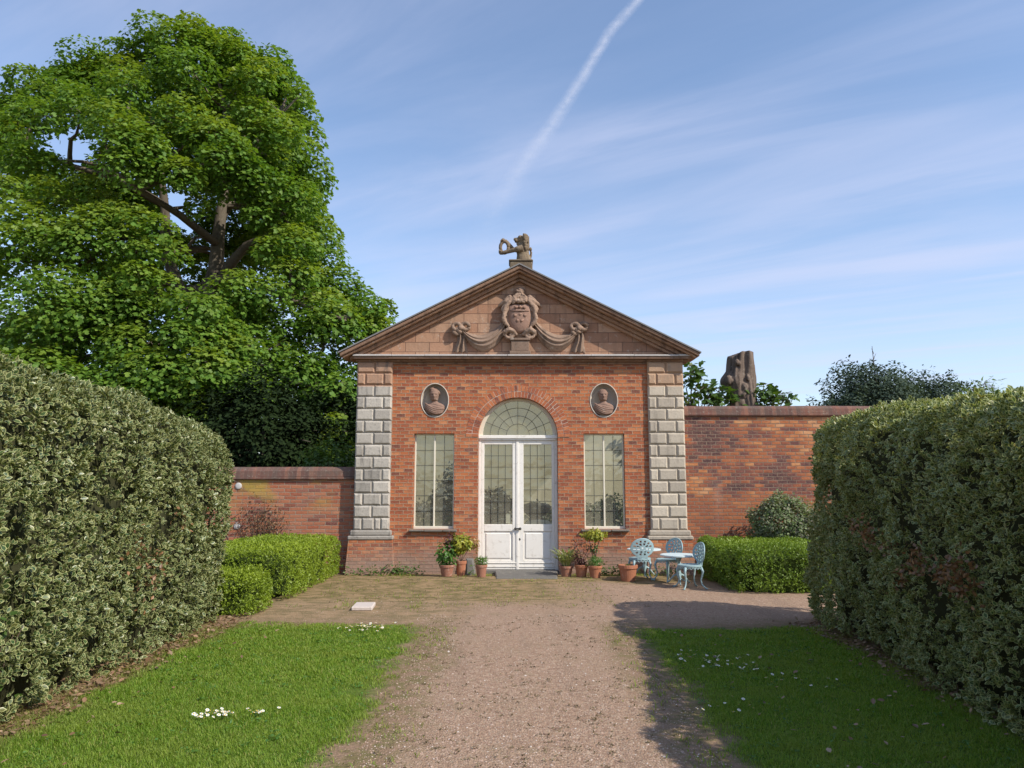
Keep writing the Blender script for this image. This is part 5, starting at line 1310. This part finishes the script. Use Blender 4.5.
c2 = at(925, 396, 42); bush_tree('holm_oak', (c2.x,42,5.0), 2.8, (1.25,.8,1.0), 34000, .16, M_HOLM, 'broad blue-green evergreen tree right of the spired one', lumpk=.45, shell=.2, tr=.2)
c3 = at(838, 400, 39); bush_tree('holm_oak', (c3.x,39,3.9), 1.9, (.9,.8,1.15), 16000, .16, M_HOLM, 'smaller loose blue-green evergreen left of the spired one', lumpk=.8, shell=.3, tr=.15)
c4 = at(962, 400, 33); bush_tree('young_tree', (c4.x,33,3.6), 1.25, (1.1,.8,1.05), 4000, .12, M_YOUNG, 'bright green young tree peeping over the right hedge', lumpk=.6, shell=.3, tr=.08)
shoots('ash_sapling', (at(984,390,30).x,30,0), [(972,389,.25,40),(984,384,.28,46),(994,388,.2,26),(982,392,.3,50)], M_YOUNG, .22, 'light airy sapling above the right hedge near the frame edge', NARROW)
c5 = at(1030, 395, 26); bush_tree('dark_tree', (c5.x,26,3.6), 1.15, (1,.8,1.0), 1700, .13, M_DARKFOL, 'dark tree top at the right edge of the photo above the hedge', lumpk=.5, tint=.5, tr=.1)

# ------------------------------------------------------------------ grass, litter, gravel, daisies
def inside(poly, X, Y):
    c = np.zeros(len(X), bool); k = len(poly)
    for i in range(k):
        x0, y0 = poly[i]; x1, y1 = poly[(i+1) % k]
        if y0 == y1: continue
        m = ((y0 > Y) != (y1 > Y)) & (X < (x1-x0)*(Y-y0)/(y1-y0)+x0); c ^= m
    return c
def edge_dist(poly, X, Y):
    A = np.array(poly); d_ = np.full(len(X), 9.)
    for i in range(len(A)):
        a, b_ = A[i], A[(i+1) % len(A)]; ab = b_-a; t = np.clip(((X-a[0])*ab[0]+(Y-a[1])*ab[1])/max(1e-9, ab@ab), 0, 1)
        d_ = np.minimum(d_, np.hypot(X-a[0]-t*ab[0], Y-a[1]-t*ab[1]))
    return d_
def blades(name, X, Y, ln, wd, tint, mat, parent=None):
    n_ = len(X); a_ = RNG.random(n_)*2*math.pi; lean = RNG.uniform(.3, 1.25, n_); h = ln
    dx, dy = np.cos(a_)*lean, np.sin(a_)*lean; sx, sy = -np.sin(a_+RNG.normal(0,.5,n_)), np.cos(a_)
    Z = np.zeros(n_)+.004; V = np.zeros((n_, 5, 3))
    for k, (f, b_, w) in enumerate(((0,0,1),(0,0,-1),(.55,.35,.8),(.55,.35,-.8),(1,1,0))):
        V[:,k,0] = X+dx*h*b_+sx*wd*w*.5; V[:,k,1] = Y+dy*h*b_+sy*wd*w*.5; V[:,k,2] = Z-np.clip((Y-13.75)/.55,0,1)*.05+h*(f if f < 1 else 1-.25*lean)
    me = bpy.data.meshes.new(name)
    me.vertices.add(n_*5); me.vertices.foreach_set('co', V.reshape(-1).astype(np.float32))
    lo = (np.array([0,1,3,2, 2,3,4])[None]+(np.arange(n_)*5)[:,None]).ravel(); tot = np.tile([4,3], n_)
    me.loops.add(len(lo)); me.loops.foreach_set('vertex_index', lo.astype(np.int32)); me.polygons.add(len(tot))
    me.polygons.foreach_set('loop_start', np.concatenate([[0], np.cumsum(tot)[:-1]]).astype(np.int32)); me.polygons.foreach_set('loop_total', tot.astype(np.int32))
    uvl = me.uv_layers.new(name='UVMap'); vv = np.tile([0,0,.55,.55,1], n_)[lo]; uu = np.repeat(tint, 5)[lo]
    uvl.data.foreach_set('uv', np.stack([uu,vv],1).reshape(-1).astype(np.float32))
    me.materials.append(mat); me.update(calc_edges=True); me.validate(); return link(name, me, parent)
def fnoise(X, Y, sc, seed=0): return np.array([noise.noise(Vector((x_*sc, y_*sc, seed*3.3))) for x_, y_ in zip(X, Y)])
for side in (-1, 1):
    poly = LAWNS[side]; PX, PY = [], []
    for y0, y1, dens in ((1.5,4.2,1500),(4.2,6.2,15000),(6.2,7.8,11000),(7.8,9.7,8000)):
        k = int(dens*2.9*(y1-y0)); PX.append(RNG.uniform(-3.8,-.7,k) if side < 0 else RNG.uniform(1.0,3.9,k)); PY.append(RNG.uniform(y0,y1,k))
    X, Y = np.concatenate(PX), np.concatenate(PY); ok = inside(poly, X, Y); X, Y = X[ok], Y[ok]
    ed = edge_dist(poly, X, Y); inner = (np.abs(X) < 2.6)
    cl = fnoise(X, Y, 2.2, 1+side); fine = fnoise(X, Y, 7, 5+side)
    hed = np.clip((3.42-np.abs(X)+.25*cl)/.45, 0, 1) if side < 0 else np.clip((3.62-np.abs(X)+.25*cl)/.5, 0, 1)
    dens = np.clip((ed-.02+.16*fine+.12*cl)/.30, .02, 1)**1.2*(.25+.75*hed)
    dens *= np.where((side < 0) & (X > -1.40), np.clip(.5+1.3*cl+(-1.03-X)*1.8, .08, 1), 1)
    ok = RNG.random(len(X)) < dens; X, Y, hed, cl, fine, ed = X[ok], Y[ok], hed[ok], cl[ok], fine[ok], ed[ok]
    ln = (.021+.016*np.clip(cl+.3,0,1)+.010*fine)*RNG.uniform(.6,1.35,len(X))*np.clip(.55+ed*2.5,.5,1)
    wd = np.where(Y < 6.5, .0036, .0055)*RNG.uniform(.7,1.3,len(X))
    tint = np.clip((1-hed)*1.1+.35*np.clip(fine,0,1)*(RNG.random(len(X)) < .5), 0, 1)
    tag(blades('grass', X, Y, ln, wd, tint, M_GRASS), 'mown grass of the left lawn' if side < 0 else 'mown grass of the right lawn in the shade of the hedge', 'grass', kind='stuff')
# thin tufts of grass beyond the lawn edges and by the facade
X = np.concatenate([RNG.uniform(-3.0,1.4,2600), RNG.uniform(-3.0,3.2,1800), RNG.normal(-.84,.12,900), RNG.normal(1.12,.10,600), RNG.uniform(-2.5,-1.2,500)])
Y = np.concatenate([RNG.uniform(10.3,13.9,2600), 14.32+RNG.normal(0,.10,1800), RNG.uniform(4,9,900), RNG.uniform(4,8.5,600), RNG.normal(10.5,.25,500)])
ok = (fnoise(X, Y, 2.5, 8) > -.05) & ~((X > -.35) & (X < .9) & (Y > 13.4)); X, Y = X[ok], Y[ok]
tag(blades('edge_grass', X, Y, RNG.uniform(.012,.045,len(X))*np.where(Y > 13.9, 1.6, 1), np.full(len(X), .007), RNG.uniform(.1,.9,len(X)), M_GRASS), 'thin weedy grass along the path edges and the foot of the brick facade', 'grass', kind='stuff')
# low weeds at the foot of the wall
PW, SW = [], []
for cx, cy, rr, k in ((-2.2,14.42,.16,150),(-2.05,14.45,.12,90),(-2.55,14.28,.10,50),(-2.75,14.28,.09,40),(-1.8,14.45,.10,50),(1.72,14.42,.14,120),(1.95,14.4,.12,60),(2.2,14.42,.10,50),(-.75,14.3,.06,20),(2.6,14.1,.12,50),(2.9,13.9,.1,40),(-3.0,14.2,.08,30)):
    q = np.array([cx,cy,.05])+rnd(k)*np.array([rr,.05,.06]); PW.append(q)
PW = np.concatenate(PW); PW[:,2] = np.abs(PW[:,2])-.03; k = len(PW)
tag(leaves('weeds', PW, norm(rnd(k,.5)+np.array([0,-.4,1])), norm(rnd(k)), RNG.uniform(.03,.065,k), OVAL, M_MIDFOL), 'low green weeds growing along the foot of the brick facade', 'weeds', kind='stuff')
# low broad-leaved weeds in the turf
cx_ = np.concatenate([RNG.uniform(-3.0,-1.1,150), RNG.uniform(1.4,3.3,130)]); cy_ = RNG.uniform(4.3,8.8,280)
P = np.repeat(np.stack([cx_,cy_,np.full(280,.022)],1), 12, 0); k = len(P); P = P+rnd(k)*np.repeat(RNG.uniform(.012,.045,280),12)[:,None]*np.array([1,1,.12])
tag(leaves('lawn_weeds', P, norm(rnd(k,.35)+np.array([0,0,1])), norm(rnd(k)), RNG.uniform(.012,.028,k), OVAL, M_HERB), 'small clover and plantain weeds scattered through the two lawns', 'weeds', kind='stuff')
# fallen leaves along the hedges
PL = np.concatenate([np.stack([RNG.normal(-3.33,.10,1100), RNG.uniform(2.5,9.6,1100)],1), np.stack([RNG.normal(3.48,.13,2000), RNG.uniform(2.5,9.2,2000)],1), np.stack([RNG.uniform(-3.2,-2.4,70), RNG.uniform(4,9,70)],1), np.stack([RNG.uniform(1.6,3.4,70), RNG.uniform(4,8.6,70)],1)])
k = len(PL); P = np.concatenate([PL, RNG.uniform(.012,.035,(k,1))], 1); P[3100:,2] += .02
tag(leaves('leaf_litter', P, norm(rnd(k,.35)+np.array([0,0,1])), norm(rnd(k)), RNG.uniform(.025,.06,k), OVAL, M_LITTER), 'dry brown fallen leaves strewn along the feet of the two tall hedges', 'leaf litter', kind='stuff')
# small stones of the gravel path
def pebbles():
    n_ = 20000; Y = 4.0+5.8*RNG.random(n_)**1.5; X = RNG.uniform(-1.15,1.4,n_); far = RNG.random(n_) < .12
    X = np.where(far, RNG.uniform(-2.5,4.2,n_), X); Y = np.where(far, RNG.uniform(9.1,11.5,n_), Y); r_ = RNG.uniform(.0025,.0075,n_)*np.where(RNG.random(n_) < .02, 1.8, 1)
    T8 = np.array([(1,0,.1),(.3,.95,.1),(-.8,.6,.1),(-.8,-.6,.1),(.3,-.95,.1),(.1,.1,.75)]); F8 = [(0,1,5),(1,2,5),(2,3,5),(3,4,5),(4,0,5)]
    a_ = RNG.random(n_)*6.283; Nn = norm(np.array([0,0,1])+rnd(n_,.12)); D = np.stack([np.cos(a_),np.sin(a_),np.zeros(n_)],1)
    o = leaves('gravel_stones', np.stack([X,Y,np.full(n_,.0)],1), Nn, D, r_, (T8, F8, np.zeros(6)), M_PEBBLE)
    tag(o, 'loose small stones of the pinkish gravel path', 'gravel', kind='stuff')
pebbles()
# little clods and moss tufts dotted over the path
n_ = 950; Y = 4.1+5.6*RNG.random(n_)**1.15; X = RNG.uniform(-1.0,1.25,n_); ok = fnoise(X, Y, 1.6, 12) > -.25; X, Y = X[ok], Y[ok]
X = np.concatenate([X, RNG.uniform(-3,2.2,500)]); Y = np.concatenate([Y, RNG.uniform(10.2,13.8,500)])
P = np.repeat(np.stack([X,Y,np.full(len(X),.004)],1), 7, 0); k = len(P); sp = np.repeat(RNG.uniform(.006,.018,len(X)), 7)
P = P+rnd(k)*sp[:,None]*np.array([1.3,.8,0]); P[:,2] = .003
tag(leaves('path_tufts', P, norm(rnd(k,.6)+np.array([0,-.2,.6])), norm(rnd(k)+np.array([0,0,.35])), RNG.uniform(.008,.02,k), OVAL, M_TUFT), 'small dry moss tufts and clods dotted over the gravel path', 'tufts', kind='stuff')

# daisies: every flower an object sharing one mesh
M_PETAL = flat('daisy_petal', (.85,.85,.82), .6); M_EYE = flat('daisy_eye', (.75,.50,.04), .6)
g = MB(); K = 14
g.add([(0,0,.003)]+[((.0125 if i % 2 else .0095)*math.cos(2*math.pi*i/K), (.0125 if i % 2 else .0095)*math.sin(2*math.pi*i/K), .0045) for i in range(K)], [(0,i+1,(i+1) % K+1) for i in range(K)], 0)
g.lathe([(.0042,.003),(.004,.006),(.0015,.0075),(.0003,.0076)], (0,0,0), 8, 1)
g.tube([(0,0,.003),(.002,0,-.02),(0,0,-.045)], .0009, 4, 2)
M_STALK = flat('daisy_stalk', (.10,.16,.03), .6)
dm = None
def daisies(cx, cy, sx, sy, k, lab, grp, sc=1.0):
    global dm
    for i in range(k):
        x_, y_ = cx+max(-1.7, min(1.7, RNG.normal()))*sx, cy+max(-1.7, min(1.7, RNG.normal()))*sy
        if dm is None: o = g.build('daisy', [M_PETAL, M_EYE, M_STALK]); dm = o.data
        else: o = bpy.data.objects.new('daisy', dm); C.objects.link(o)
        o.location = (x_, y_, .034+RNG.uniform(0,.012)); s_ = sc*RNG.uniform(.8,1.2); o.scale = (s_,)*3
        o.rotation_euler = (RNG.uniform(.1,.55), RNG.uniform(-.1,.35), RNG.uniform(0,6.28)); tag(o, lab, 'daisy', grp)
daisies(-2.06,5.50,.075,.065,40,'open white daisy in the dense clump low on the left lawn','daisies in the front left clump',1.05)
daisies(-1.76,5.52,.07,.05,14,'white daisy in the looser clump right of the dense one, left lawn','daisies in the loose front clump',1.0)
daisies(-1.62,8.72,.17,.15,64,'white daisy in the patch at the far edge of the left lawn','daisies at the far edge of the left lawn',1.15)
daisies(1.85,7.15,.20,.22,56,'white daisy in the shaded patch on the right lawn','daisies on the right lawn',1.0)
daisies(2.35,6.4,.16,.12,14,'white daisy in the sparse scatter mid way down the right lawn','scattered daisies mid right lawn',1.0)
daisies(1.5,5.75,.12,.14,12,'white daisy by the path edge of the right lawn','daisies by the right path edge',1.0)
